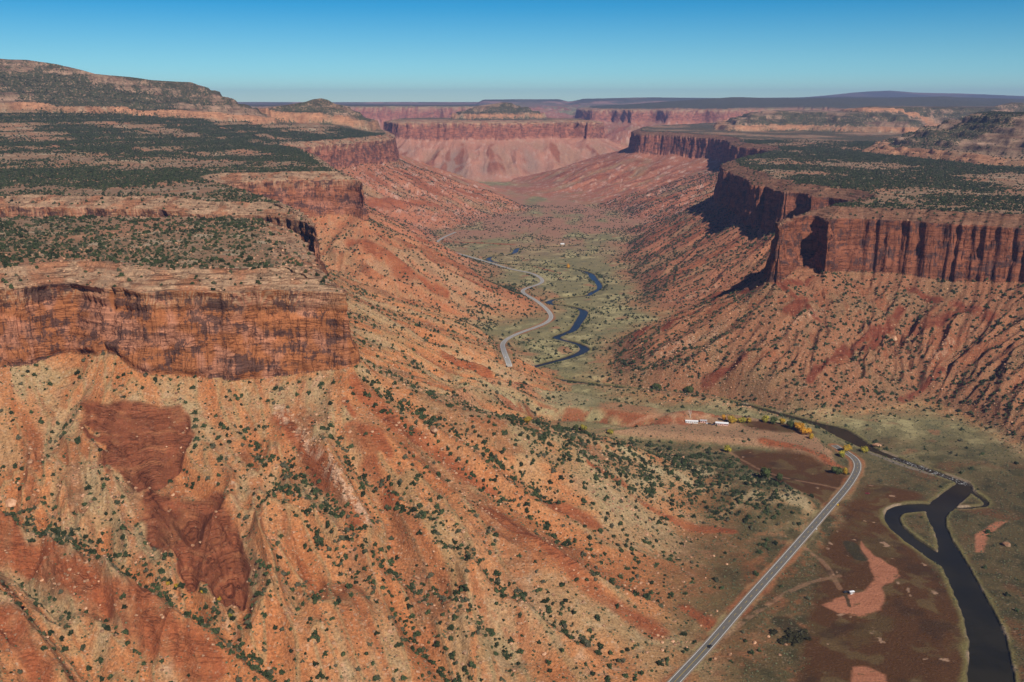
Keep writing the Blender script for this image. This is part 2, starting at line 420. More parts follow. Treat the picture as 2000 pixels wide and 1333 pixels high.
        cliff = np.where(win, cl, cliff); wallu = np.where(win, u, wallu)
        cap = np.where(win, ((tp > -42 * sc) & (tp <= -1)).astype(np.float32), cap)
        top = np.where(win, (tp <= -30 * sc).astype(np.float32), top)
        tl = sstep((BD - 2) * sc, (BD + 2) * sc, tp) * (1 - sstep(.82, 1.2, v + .12 * fbm(X, Y, 60, 2, 99)))
        tal = np.where(win, tl, tal)
        own = np.where(win & ((tp < BD * sc) | (v < .95)), k + 1, own).astype(np.int8)
        expo = np.where(win, ex, expo)
        ridge = np.where(win, rb * env, ridge); chute = np.where(win, rb2, chute); rill = np.where(win, rb3, rill) if full else rill
        tt = np.where(win, t, tt)
    # benches and buttes on the plateaus
    for i, (P, bh, slope, capz) in enumerate(BENCH):
        P = np.asarray(P)
        m = bbox_eval(P, X, Y, 10)
        if not m.any(): continue
        x, y = X[m].astype(float), Y[m].astype(float)
        x2 = x + 30 * fbm(x, y, 180, 3, 110 + i); y2 = y + 30 * fbm(x, y, 180, 3, 116 + i)
        d = seg_dist(chaikin(P, 1), x2, y2, True)[0] * np.where(inside_poly(chaikin(P, 1), x2, y2), 1, -1)
        d = d + 14 * fbm(x, y, 60, 2, 112)
        h = bh * np.minimum(np.clip(d, 0, None) / 14, 1) ** .7 + slope * np.clip(d - 18, 0, None) * (1 + .25 * fbm(x, y, 200, 2, 114))
        step = h / 21.0 + .35 * fbm(x, y, 300, 1, 113)
        h = h + np.where(d > 18, 16 * np.minimum((d - 18) / 60, 1) * (.35 - 1.6 * np.abs(pn(x / 75, y / 75, 117))), 0)
        h = h + np.where(d > 18, 19 * (np.floor(step) + sstep(.66, 1, step - np.floor(step)) - step), 0)
        z0 = Z[m]
        cz = capz(x, y) + 4 * fbm(x, y, 150, 2, 115)
        z1 = np.where(d > 0, np.maximum(z0, np.minimum(z0 + h, np.maximum(cz, z0))), z0)
        Z[m] = z1
        bm = band[m]; bm = np.where((d > 0) & (d < 26 + (22 if i > 2 else 0)), 1, np.where(d >= 26, .5, bm)); band[m] = bm
    # distant ranges
    r2 = rr
    blue = 400 + 34 * sstep(-2000, -500, X) - 0
    hz = np.interp(np.degrees(np.arctan2(X, Y)), [-34, -10, -6, -2, -1.6, 2.6, 3.2, 4, 8, 12, 18, 26, 34], [380, 375, 378, 380, 432, 440, 405, 445, 455, 440, 470, 440, 430])
    f = sstep(11800, 13300, r2 + 300 * fbm(X, Y, 1500, 2, 120))
    Z = np.where(f > 0, np.maximum(Z, Z * (1 - f) + f * (hz + 14 * fbm(X, Y, 1800, 3, 121))), Z)
    mt = np.interp(np.degrees(np.arctan2(X, Y)), [-34, 12, 15, 17, 18.5, 19.2, 20.2, 21.5, 23.5, 27, 34], [0, 0, 60, 120, 175, 190, 202, 165, 150, 95, 60])
    Z = np.maximum(Z, np.where(r2 > 15000, 400 + (mt + 10 * fbm(X, Y, 2600, 3, 122)) * sstep(15500, 19500, r2), 0))
    own = np.where(r2 > 7300, 4, own); own = np.where((own == 5), 4, own)
    return dict(X=X + DX, Y=Y + DY, Z=Z, cliff=cliff, cap=cap, top=top, tal=tal, own=own, expo=expo, ridge=ridge, chute=chute, rill=rill, wallu=wallu, t=tt, band=band, rr=rr, floor=zf)

SD4 = {n: sd_direct(M, X4, Y4, r4, a4) for n, M in MESAS.items()}
C4 = terrain(X4, Y4, SD4, False)
Z4 = C4['Z']
TAN4 = (Z4 - CAMH) / r4[:, None]
def unproj(px, py):
    """where the line of sight of a photograph pixel meets the terrain (world x, y, z)"""
    dx, dy, dz = ray(px, py)
    a = math.atan2(dx, dy); e = dz / math.hypot(dx, dy)
    j = int(np.argmin(np.abs(a4 - a)))
    hit = np.nonzero(TAN4[:, j] >= e)[0]
    i = hit[0] if len(hit) else len(r4) - 1
    r = r4[i]
    if i > 0:
        e0, e1 = TAN4[i - 1, j], TAN4[i, j]
        # line of sight crosses between the two rows
        f = (e - e0) / (e1 - e0) if e1 != e0 else 1.0
        r = r4[i - 1] + (r4[i] - r4[i - 1]) * min(max(f, 0), 1)
    return (r * math.sin(a), r * math.cos(a), CAMH + r * e)
def U(*pts): return np.array([unproj(*p)[:2] for p in pts])

GULLY = [(U((-40, 975), (0, 987), (60, 1012), (180, 1055), (250, 1098), (330, 1142), (400, 1192), (470, 1252), (540, 1312), (610, 1360)), 12, 15),
         (U((720, 705), (800, 770), (880, 830), (960, 890), (1060, 960)), 10, 13),
         (U((705, 745), (780, 800), (850, 870), (930, 930), (1010, 985), (1100, 1050)), 8, 10),
         (U((820, 650), (900, 700), (960, 745), (1010, 775)), 5, 10),
         (U((560, 900), (700, 1030), (860, 1150), (1000, 1270)), 7, 11), (U((640, 830), (760, 960), (900, 1080), (1060, 1190), (1200, 1280)), 6, 10), (U((470, 820), (560, 950), (680, 1100), (800, 1220), (920, 1345)), 6, 10)]
RIDGE = [(U((-60, 1005), (0, 1025), (100, 1080), (180, 1130), (250, 1172), (330, 1217), (400, 1267), (470, 1314), (540, 1370)), 14, 13),
         (U((-40, 1160), (0, 1192), (45, 1232), (90, 1292), (120, 1345)), 11, 11),
         (U((690, 705), (760, 775), (850, 850), (950, 930), (1050, 1000)), 9, 11), (U((600, 820), (710, 950), (840, 1070), (1000, 1180), (1130, 1270)), 6, 10), (U((730, 840), (860, 950), (1000, 1050), (1150, 1130), (1280, 1190)), 6, 10)]
STRIP = [(U((0, 1055), (90, 1108), (180, 1165), (260, 1210), (330, 1260), (420, 1320)), 15), (U((0, 1225), (40, 1270), (80, 1335)), 12),
         (U((698, 728), (760, 800), (830, 862), (900, 928)), 13), (U((715, 750), (790, 832), (870, 902), (965, 962)), 5),
         (U((545, 800), (600, 880), (650, 945), (690, 1003)), 9), (U((672, 762), (690, 795)), 6), (U((684, 822), (735, 872)), 9), (U((722, 905), (762, 975)), 12),
         (U((735, 852), (762, 893)), 7), (U((955, 1003), (1080, 1082), (1180, 1172), (1280, 1232)), 14), (U((1150, 920), (1215, 955)), 8), (U((1080, 990), (1155, 1024)), 11),
         (U((1250, 985), (1430, 1042)), 9), (U((1340, 1190), (1400, 1225)), 11), (U((1240, 665), (1330, 612), (1430, 565)), 16), (U((1380, 735), (1445, 700)), 13), (U((1300, 640), (1390, 590)), 9),
         (U((1450, 560), (1530, 546), (1590, 532)), 8), (U((1540, 602), (1572, 578)), 13), (U((1690, 680), (1760, 602)), 9), (U((1640, 690), (1720, 642)), 8), (U((1800, 642), (1890, 600)), 14),
         (U((1580, 742), (1652, 692)), 7), (U((1760, 782), (1840, 722)), 8), (U((1535, 540), (1600, 620)), 7), (U((1780, 560), (1830, 580)), 12), (U((1870, 590), (1930, 620)), 13),
         (U((690, 470), (790, 522)), 18), (U((800, 532), (870, 575)), 12), (U((745, 395), (845, 400)), 40),
         (U((1490, 870), (1560, 885), (1640, 915)), 9), (U((870, 690), (950, 730)), 10), (U((900, 540), (960, 570)), 7), (U((860, 470), (1000, 478)), 14), (U((1040, 520), (1095, 534)), 5)]
SCREE = [(U((540, 785), (600, 850), (660, 930), (722, 1012)), 6), (U((1530, 650), (1610, 605)), 6), (U((1290, 690), (1400, 645)), 9), (U((1820, 700), (1860, 670)), 7), (U((1300, 590), (1400, 560)), 9)]
SLAB = [U((148, 772), (185, 764), (250, 766), (345, 772), (362, 800), (374, 850), (362, 900), (345, 935), (290, 955), (240, 960), (205, 920), (185, 880), (160, 820)),
        U((272, 978), (300, 955), (420, 955), (452, 1000), (472, 1050), (497, 1090), (490, 1172), (430, 1168), (350, 1130), (290, 1062))]
SLAB_TRIM = [(U((213, 905), (235, 930), (258, 962)), 5), (U((168, 822), (190, 830)), 3), (U((180, 850), (200, 858)), 4)]
BENCH_A = U((880, 735), (985, 745), (1100, 770), (1250, 803), (1400, 822), (1335, 838), (1240, 834), (1150, 822), (1050, 813), (960, 806), (880, 790))
BENCH_B = U((1170, 848), (1300, 828), (1420, 812), (1560, 836), (1600, 860), (1628, 886), (1636, 918), (1560, 900), (1500, 878), (1420, 872), (1300, 862))
KNOLL = U((1000, 860), (1120, 885), (1220, 905), (1350, 935), (1500, 985))
FIELD1 = U((1428, 884), (1460, 880), (1520, 886), (1580, 898), (1640, 925), (1652, 940), (1622, 992), (1560, 975), (1500, 938), (1450, 915))
FIELD2 = U((1662, 985), (1690, 945), (1760, 955), (1800, 965), (1735, 1000), (1740, 1030), (1800, 1085), (1850, 1150), (1890, 1230), (1905, 1300), (1900, 1360), (1540, 1360), (1570, 1290), (1585, 1200), (1610, 1120), (1600, 1080), (1640, 1030))
FIELD3 = U((1440, 835), (1520, 828), (1590, 845), (1560, 856), (1480, 850))
SAND = [U((1683, 1058), (1700, 1080), (1730, 1098), (1750, 1110), (1757, 1125), (1742, 1137), (1722, 1146), (1728, 1165), (1722, 1192), (1680, 1205), (1632, 1196), (1606, 1182), (1640, 1165), (1690, 1156), (1707, 1132), (1698, 1100), (1680, 1080)),
        U((1665, 1305), (1690, 1300), (1728, 1318), (1735, 1345), (1660, 1345)), U((1905, 1045), (1945, 1020), (1968, 1018), (1930, 1045), (1920, 1080), (1905, 1078))]
GRAVEL = [(U((1700, 880), (1760, 905), (1830, 925)), 5), (U((1880, 1160), (1898, 1230), (1905, 1290)), 5)]
TRACK = [smoothline(U((1165, 840), (1200, 836), (1260, 829), (1330, 827), (1420, 829)), 2), smoothline(U((1405, 868), (1425, 885), (1455, 905), (1490, 926), (1530, 940), (1590, 948), (1638, 956)), 2),
         smoothline(U((1575, 1075), (1612, 1100), (1628, 1128), (1640, 1150)), 2), smoothline(U((1340, 1310), (1430, 1230), (1500, 1180), (1570, 1140), (1640, 1125)), 2)]
DARKPATCH = [(U((1530, 1215), (1560, 1240)), 9), (U((1652, 1163), (1659, 1185)), 1.6), (U((1660, 1064), (1680, 1090)), 7)]
GROVE = [U((950, 830), (1040, 832), (1180, 855), (1350, 870), (1420, 890), (1470, 930), (1570, 985), (1540, 1010), (1470, 1040), (1330, 1000), (1180, 950), (1060, 900)),
         U((900, 535), (1010, 550), (1050, 556), (1000, 580), (940, 560)), U((1180, 690), (1330, 700), (1420, 760), (1300, 740), (1200, 715)), U((880, 640), (990, 600), (960, 560), (900, 590))]
SD = {n: tuple(up(a) for a in SD4[n]) for n in MESAS}
for n in SD:
    t, cx, cy, nx, ny, bx, by = SD[n]
    L = np.sqrt(nx * nx + ny * ny) + 1e-6
    SD[n] = (t, cx, cy, nx / L, ny / L, bx, by)
T = terrain(X, Y, SD, True)

GX, GY, GZ = T['X'], T['Y'], T['Z']
def sample(A, x, y):
    """bilinear look-up of a grid field at world x, y (undisplaced ground)"""
    x = np.asarray(x, float); y = np.asarray(y, float)
    r = np.hypot(x, y); a = np.arctan2(x, y)
    i = np.clip(np.searchsorted(RR, r) - 1, 0, NR - 2); fi = np.clip((r - RR[i]) / (RR[i + 1] - RR[i]), 0, 1)
    ja = np.clip(np.interp(a, AZ, np.arange(NC)), 0, NC - 1.001); j = ja.astype(int); fj = ja - j
    return (A[i, j] * (1 - fi) + A[i + 1, j] * fi) * (1 - fj) + (A[i, j + 1] * (1 - fi) + A[i + 1, j + 1] * fi) * fj
wob = 3.0 * fbm(GX, GY, 30, 2, 200)
XW, YW = GX + wob, GY + 3.0 * fbm(GX, GY, 30, 2, 201)
XV, YV = GX + 1.6 * fbm(GX, GY, 11, 2, 204), GY + 1.6 * fbm(GX, GY, 11, 2, 205)
near = (T['rr'] < 4500)
gully = np.zeros_like(GZ); bare = np.zeros_like(GZ)
onslope = 1 - np.maximum(np.maximum(T['cliff'], T['cap']), T['top'])
for P, dep, wd in GULLY:
    d, _ = line_field(P, XW, YW, 70); g = np.exp(-(d / wd) ** 2) * onslope
    GZ -= dep * g; gully = np.maximum(gully, np.exp(-(d / (wd * .62)) ** 2))
for P, hgt, wd in RIDGE:
    d, _ = line_field(P, XW, YW, 70); GZ += hgt * np.exp(-np.abs(d / wd) ** 1.4) * onslope
slab = np.zeros_like(GZ)
for P in SLAB:
    d = poly_field(P, GX + 2.2 * wob, GY + 1.8 * wob, 40)
    m = sstep(1.5, -2.5, d); slab = np.maximum(slab, m)
    GZ -= 5.5 * sstep(0, -7, d) * onslope
    lay = GZ / 4.0 + .4 * fbm(GX, GY, 60, 1, 210)
    GZ += m * 1.1 * (np.floor(lay) + sstep(.5, 1, lay - np.floor(lay)) - lay)
for P, wd in SLAB_TRIM:
    d, _ = line_field(P, XV, YV, 20); slab *= sstep(wd * .5, wd, d)
strip = np.zeros_like(GZ); scree = np.zeros_like(GZ)
for P, wd in STRIP:
    d, u = line_field(P, XW * .5 + XV * .5, YW * .5 + YV * .5, wd * 2.5)
    wv = wd * (.85 + .5 * fbm(GX, GY, 40, 1, 211))
    m = sstep(1.2, .45, d / wv) * onslope; strip = np.maximum(strip, m * np.clip(.95 + .6 * T['chute'] + .5 * fbm(GX, GY, 16, 2, 212), 0, 1))
    lay = GZ / 3.5
    GZ += m * .8 * (np.floor(lay) + sstep(.5, 1, lay - np.floor(lay)) - lay)
for P, wd in SCREE:
    d, _ = line_field(P, XW, YW, wd * 3); scree = np.maximum(scree, sstep(1.1, .6, d / wd) * onslope)
dA = poly_field(BENCH_A, XW, YW, 60); dB = poly_field(BENCH_B, XW, YW, 60)
GZ += 13 * sstep(5, -20, dA) + 7 * sstep(5, -15, dB)
bankred = np.clip(sstep(10, 1, dA) * sstep(-22, -12, dA) * sstep(-20, 40, GX - sample(GX, *U((950, 800))[0]) * 1.0), 0, 1)
d, _ = line_field(KNOLL, XW, YW, 160); knoll = np.exp(-(d / 60) ** 2)
GZ += 13 * knoll * (T['rr'] < 2000)
# ---- level the ground along roads and rivers
def road_heights(P, off=0.0):
    z = sample(GZ, P[:, 0], P[:, 1])
    k = np.ones(15) / 15
    return np.convolve(np.pad(z, 7, mode='edge'), k, 'valid') + off
roadz = [road_heights(P) for P in ROADS]
verge = np.zeros_like(GZ)
for P, z in zip(ROADS, roadz):
    d, u = line_field(P, GX, GY, 45)
    zz = np.interp(u, np.arange(len(z)), z).astype(np.float32)
    m = sstep(22, 7, d); GZ[:] = GZ * (1 - m) + (zz - .35) * m
    verge = np.maximum(verge, sstep(10, 6, d + 1.5 * wob))
    T['road_d'] = np.minimum(T.get('road_d', np.full_like(GZ, 1e6)), d)
rivd = np.full_like(GZ, 1e6); RIVZ = []
for P in RIV:
    d, u = line_field(P, GX + .8 * (XV - GX), GY + .8 * (YV - GY), 90)
    ii = np.arange(len(P)); hw = np.interp(u, ii, P[:, 2]).astype(np.float32)
    zw = floor_z(P[:, 0], P[:, 1]) - 1.0; RIVZ.append(zw)
    zz = np.interp(u, ii, zw).astype(np.float32)
    e = d - hw
    m = sstep(26, 4, e); GZ[:] = GZ * (1 - m) + np.minimum(GZ, zz + 1.5) * m
    bed = sstep(1.5, -1.5, e); GZ[:] = GZ * (1 - bed) + (zz - 1.6) * bed
    rivd = np.minimum(rivd, e)
T['rivd'] = rivd
track = np.zeros_like(GZ)
for P in TRACK:
    d, _ = line_field(P, GX, GY, 30); track = np.maximum(track, sstep(3.0, 1.8, d))
lines_d = T['road_d']

# ------------------------------------------------------------------ ground colours (albedo) and masks
def mixc(A, c, m):
    for k in range(3): A[..., k] += (c[k] - A[..., k]) * m
N1 = fbm(GX, GY, 130, 3, 220); N2 = fbm(GX, GY, 34, 3, 221); N3 = fbm(GX, GY, 9, 2, 222); N4 = fbm(GX, GY, 420, 2, 223)
ALB = np.zeros(GZ.shape + (3,), np.float32)
ALB[:] = (.225, .190, .092)                                                     # valley floor
mixc(ALB, (.40, .335, .170), sstep(-.02, .34, N2 * .6 + N1 * .5 + N3 * .3))
mixc(ALB, (.13, .128, .07), sstep(.1, .4, -N2 * .7 + N3 * .4 - N1 * .2) * .7)
mixc(ALB, (.34, .15, .08), sstep(.30, .5, fbm(GX, GY, 55, 3, 230) + .25 * N1) * .7)
mixc(ALB, (.36, .17, .11), sstep(2300, 3200, T['rr']) * sstep(-.35, .05, fbm(GX, GY / 3, 130, 3, 231)) * (T['rr'] < 9000) * .85)
lowr = sstep(60, 200, GX) * sstep(1250, 980, GY)
mixc(ALB, (.092, .064, .027), lowr * sstep(60, 10, np.abs(GZ)) * .9); mixc(ALB, (.050, .046, .020), lowr * sstep(.0, .3, fbm(GX, GY, 26, 3, 234)) * sstep(40, 10, np.abs(GZ)) * .8); mixc(ALB, (.15, .065, .028), lowr * sstep(.1, .4, fbm(GX, GY, 60, 3, 235)) * sstep(40, 10, np.abs(GZ)) * .7)
mixc(ALB, (.24, .098, .042), lowr * sstep(-.05, .35, N2 * .6 + .5 * N3) * sstep(60, 10, np.abs(GZ)) * sstep(420, 300, GX) * .8)
# talus
tal = T['tal']
TA = np.zeros_like(ALB); TA[:] = (.44, .185, .080)
mixc(TA, (.37, .245, .135), sstep(-.12, .30, .45 * N1 + .25 * N2 + 1.1 * T['ridge'] + .35 * N3) * .9)
mixc(TA, (.47, .26, .16), sstep(.15, .5, N2 * .25 + .8 * N3) * .6); mixc(TA, (.36, .13, .052), sstep(.02, .30, T['chute'] * .8 + .3 * N3) * .7); mixc(TA, (.30, .095, .038), sstep(.12, .32, T['rill']) * .45); mixc(TA, (.27, .20, .10), sstep(.10, .02, np.abs(T['chute'])) * .55); mixc(TA, (.335, .245, .13), sstep(.05, .35, -T['chute'] * .7 + .4 * N1) * .6)
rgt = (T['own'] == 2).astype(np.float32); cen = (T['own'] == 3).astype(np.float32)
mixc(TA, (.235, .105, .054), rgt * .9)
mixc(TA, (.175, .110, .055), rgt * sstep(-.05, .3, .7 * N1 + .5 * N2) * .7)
hiT = sstep(1000, 3000, T['rr'])
mixc(TA, (.37, .135, .078), hiT * .8)
mixc(TA, (.52, .33, .26), sstep(2200, 3800, T['rr']) * sstep(.1, .5, N2 + .6 * N3) * .8); mixc(TA, (.22, .165, .088), hiT * sstep(.0, .3, -T['ridge'] + .5 * N1) * .55)
RED = (.235, .068, .030)
mixc(TA, (.40, .205, .15), cen * .5); mixc(TA, (.22, .155, .12), cen * sstep(.0, .3, T['ridge']) * .7)  # centre mesa slopes paled: distance haze mixed into the colour
mixc(TA, RED, np.clip(T['expo'] * .75 * (.6 + .4 * hiT), 0, 1))
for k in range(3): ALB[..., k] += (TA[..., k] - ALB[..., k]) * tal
mixc(ALB, (.36, .25, .13), knoll * sstep(0, .4, N2 + .2) * .8)
mixc(ALB, (.42, .33, .19), knoll * sstep(.12, .4, N2) * (GX > 60) * .8)
mixc(ALB, (.36, .14, .072), sstep(6, -10, dA) * sstep(-.1, .25, N1 + .3 * N2) * .7)
mixc(ALB, (.33, .27, .145), sstep(6, -12, dA) * sstep(-.2, .2, -N1 + .3 * N2) * .8)
mixc(ALB, (.37, .20, .115), sstep(3, -6, dB) * .8)
mixc(ALB, RED, bankred * sstep(-.3, .15, fbm(GX, GY, 22, 3, 233)) * .85)
GZ += bankred * 1.3 * (np.floor(GZ / 3) + sstep(.5, 1, GZ / 3 - np.floor(GZ / 3)) - GZ / 3)
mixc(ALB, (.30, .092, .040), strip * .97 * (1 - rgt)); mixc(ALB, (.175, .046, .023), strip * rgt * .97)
mixc(ALB, (.215, .068, .033), slab * .96)
mixc(ALB, (.36, .15, .07), slab * sstep(.1, .4, fbm(GX / 2, GZ * 3, 14, 2, 240)) * .5)
mixc(ALB, (.52, .33, .22), scree * (1 - .5 * rgt) * sstep(-.1, .3, N3 + .6 * fbm(GX, GY, 4, 2, 247)) * .8)
brown = np.zeros_like(GZ)
for P in (FIELD1, FIELD2, FIELD3):
    d = poly_field(P, XW, YW, 30); brown = np.maximum(brown, sstep(7, -5, d + 7 * N2))
mixc(ALB, (.090, .040, .015), brown)
mixc(ALB, (.105, .075, .030), brown * sstep(.1, .4, fbm(GX, GY, 45, 3, 241)) * .5)
mixc(ALB, (.16, .115, .050), brown * sstep(.1, .3, fbm(GX * .35 + GY * .9, GX - GY * .3, 26, 3, 243)) * .45)
mixc(ALB, (.05, .026, .012), brown * sstep(.12, .4, fbm(GX, GY, 38, 3, 244)) * .7)
mixc(ALB, (.36, .22, .14), brown * sstep(.47, .56, fbm(GX, GY, 13, 3, 242) + .2 * N1) * .9)
sandm = np.zeros_like(GZ)
for P in SAND:
    d = poly_field(P, XV, YV, 20)
    sm_ = sstep(1.6, -1.6, d + 3.2 * np.clip(N3 - .2, 0, 1)); sandm = np.maximum(sandm, sm_)
    mixc(ALB, (.40, .165, .092), sm_)
mixc(ALB, (.30, .115, .060), sandm * sstep(.0, .4, fbm(GX, GY * 2.5, 16, 3, 245)) * .6)
mixc(ALB, (.12, .075, .035), sandm * sstep(.33, .42, fbm(GX * .5, GY * 1.6, 9, 3, 246)) * .8)
for P, wd in GRAVEL:
    d, _ = line_field(P, XV, YV, 30); mixc(ALB, (.24, .19, .16), sstep(1.2, .6, d / wd) * .8)
for P, wd in DARKPATCH:
    d, _ = line_field(P, XV, YV, 30); mixc(ALB, (.04, .035, .016), sstep(1.15, .8, d / wd) * .85)
rb_ = sstep(14, 5, rivd + 2.5 * wob) * sstep(4500, 1500, T['rr'])
mixc(ALB, (.21, .175, .065), sstep(7, 1, rivd + wob) * .8)
mixc(ALB, (.085, .065, .035), sstep(2.2, .3, rivd) * .9); mixc(ALB, (.30, .215, .145), sstep(4.0, 1.0, rivd) * sstep(.1, .3, N2) * .8)
mixc(ALB, (.30, .23, .11), verge * sstep(-.3, .1, N2) * .85)
mixc(ALB, (.33, .12, .055), verge * sstep(.1, .4, -N1 + .2) * .8)
mixc(ALB, (.38, .21, .125), track * .45 * sstep(-.5, 0, N3))
# plateau tops, caprock, walls
LAY = np.sin(GZ / 4.6 + 2.2 * fbm(GX, GY, 260, 2, 262)) + .6 * np.sin(GZ / 2.1 + 2)
top, capm, cl, band = T['top'], T['cap'], T['cliff'], T['band']
TP = np.zeros_like(ALB); TP[:] = (.26, .155, .090)
mixc(TP, (.40, .30, .20), sstep(.0, .5, N2 + .4 * N3)); mixc(TP, (.37, .17, .095), sstep(.05, .4, N1 - .2 * N2) * .7)
for k in range(3): ALB[..., k] += (TP[..., k] - ALB[..., k]) * top
bn = sstep(-.18, .12, fbm(GX, GY, 150, 2, 260)); mixc(ALB, (.46, .225, .125), (band > .9) * (.25 + .7 * bn)); mixc(ALB, (.265, .175, .115), ((band > .4) & (band < .9)) * .9); mixc(ALB, (.43, .265, .18), ((band > .4) & (band < .9)) * sstep(.4, 1.1, LAY) * .8); mixc(ALB, (.17, .095, .065), ((band > .4) & (band < .9)) * sstep(.3, 1.1, -LAY) * .8)
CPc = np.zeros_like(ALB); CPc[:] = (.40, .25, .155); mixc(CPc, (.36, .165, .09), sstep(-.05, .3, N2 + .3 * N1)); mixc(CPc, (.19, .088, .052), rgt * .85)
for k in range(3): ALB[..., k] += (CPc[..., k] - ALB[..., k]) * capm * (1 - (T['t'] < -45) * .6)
mixc(ALB, (.19, .095, .055), capm * sstep(.55, .9, np.sin(GZ * 2.1 + 2.5 * fbm(GX, GY, 60, 2, 263))) * sstep(-.3, .2, N3 + .3 * N2) * .8)
CC = np.zeros_like(ALB); CC[:] = (.345, .130, .056)
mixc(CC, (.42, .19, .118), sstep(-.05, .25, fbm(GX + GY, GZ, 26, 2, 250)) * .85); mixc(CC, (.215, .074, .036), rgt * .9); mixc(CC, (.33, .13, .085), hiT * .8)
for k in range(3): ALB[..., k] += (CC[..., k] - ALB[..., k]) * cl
mixc(ALB, (.45, .275, .165), cl * (1 - rgt) * sstep(.30, .10, T['wallu'] + .14 * N2) * sstep(-.6, .9, np.sin(GZ * 1.9 + 2 * N2)) * .85)
fz = sstep(5200, 8000, T['rr'])
mixc(ALB, (.060, .070, .056), sstep(11500, 13000, T['rr']) * .95); mixc(ALB, (.15, .125, .095), sstep(11500, 13000, T['rr']) * sstep(-.05, .25, fbm(GX, GY / 2.5, 900, 4, 272)) * .8); mixc(ALB, (.20, .13, .11), sstep(11500, 13000, T['rr']) * sstep(.0, .3, fbm(GX / 3, GY, 700, 4, 270)) * .8); mixc(ALB, (.33, .19, .16), (T['rr'] > 11000) * sstep(372, 385, GZ) * sstep(418, 405, GZ) * sstep(-.1, .2, fbm(GX, GY, 420, 3, 271)) * .9)
mixc(ALB, (.075, .085, .055), (T['own'] == 4) * top * .8 * fz)
lum = ALB.mean(-1, keepdims=True)
ALB = np.clip(lum + (ALB - lum) * 1.06, .004, .85)
# masks: R bedding, G varnish and joints, B far scrub, A gravel
MSK = np.zeros(GZ.shape + (4,), np.float32)
MSK[..., 0] = np.clip(np.maximum(np.maximum(cl, capm * .9), np.maximum(slab * .75, strip * .45)) + T['expo'] * tal * .35 + (band > .4) * .7, 0, 1)
MSK[..., 1] = cl * np.where(T['rr'] > 4800, .7, 1.0)
#@@PART3
# ------------------------------------------------------------------ where plants and rocks grow (per square metre)
FN = fbm(GX, GY, 300, 3, 300)
clump = fbm(GX, GY, 24, 2, 301)
own = T['own']; tt = T['t']; rr = T['rr']
bareish = np.clip(slab + strip * .95 + T['expo'] * .7, 0, 1)
okland = (1 - cl) * (1 - np.clip(verge * 2, 0, 1)) * (rivd > 1) * (1 - brown) * (1 - track)
forest = sstep(-.30, .12, FN + .40 * N2)
lf = (own == 1) * sstep(-1600, -200, tt) * 0 + (own == 1) * sstep(1650, 2100, rr)
VD = np.zeros_like(GZ)
VD += top * (.0035 + forest * (.024 + .055 * lf + .030 * (own == 2))) * sstep(-14, -48, tt + 20 * N1)
VD += top * (own == 1) * (rr < 1400) * .012 * sstep(-35, -80, tt)
VD *= np.where(band > .9, .12, np.where(band > .4, .30, 1))
VD += capm * .006
VD += tal * (.0115 + .012 * sstep(-.1, .4, clump + .3 * N1)) * (1 - bareish) * (1 + .35 * sstep(1200, 2400, rr)) * (1 + .6 * (own == 2))
VD += tal * gully * .075 * (1 - slab)
VD += knoll * .020 * sstep(-.25, .2, clump + .2) * (1 - sstep(.12, .4, N2) * .75)
for gi, P in enumerate(GROVE):
    d = poly_field(P, XW, YW, 30); VD += sstep(6, -10, d) * (.048 if gi == 0 else .026) * sstep(-.35, .15, clump + .3 * N2)
flo = (1 - tal) * (1 - top) * (1 - cl) * (1 - capm)
VD += flo * (.0014 + .014 * sstep(.08, .3, N1 + .4 * clump) * sstep(1300, 1700, rr)) * (rivd > 4)
VD += flo * sstep(16, 8, rivd) * sstep(2, 4, rivd) * sstep(1150, 1300, rr) * .034 * sstep(-.3, .2, clump)
VD *= okland * (own != 4)
# small sage and grass tufts
GD = (sstep(6, -10, poly_field(GROVE[0], XW, YW, 30)) * .06 + flo * .030 * (1 - sstep(.1, .4, N2)) + flo * lowr * .02 + tal * .045 * (1 - bareish) + top * .012 * (rr < 1300)) * okland * sstep(1900, 1300, rr) * (own != 4)
# loose rock
RD = (tal * (.014 + .05 * sstep(.1, .4, N2 * .5 + N1 * .6)) * (1 - .8 * slab) + capm * .02 + scree * .12 + top * .006 * (rr < 1300)) * (1 - cl) * sstep(1900, 1200, rr) * okland * (own != 4)
MSK[..., 2] = np.clip((top * (.25 + .75 * forest) + capm * .2 + tal * .20 + flo * .10) * np.where(band > .9, .3, 1) * (1 - slab) * sstep(1500, 3600, rr) * okland, 0, 1)
MSK[..., 2] = np.where(own == 4, np.clip(top * .8 + tal * .30, 0, 1), MSK[..., 2])
MSK[..., 3] = np.clip(tal * (1 - .7 * slab - .5 * strip) + top * .8 + capm * .6 + flo * .55 + scree, 0, 1) * (1 - brown * .7) * (1 - sandm)

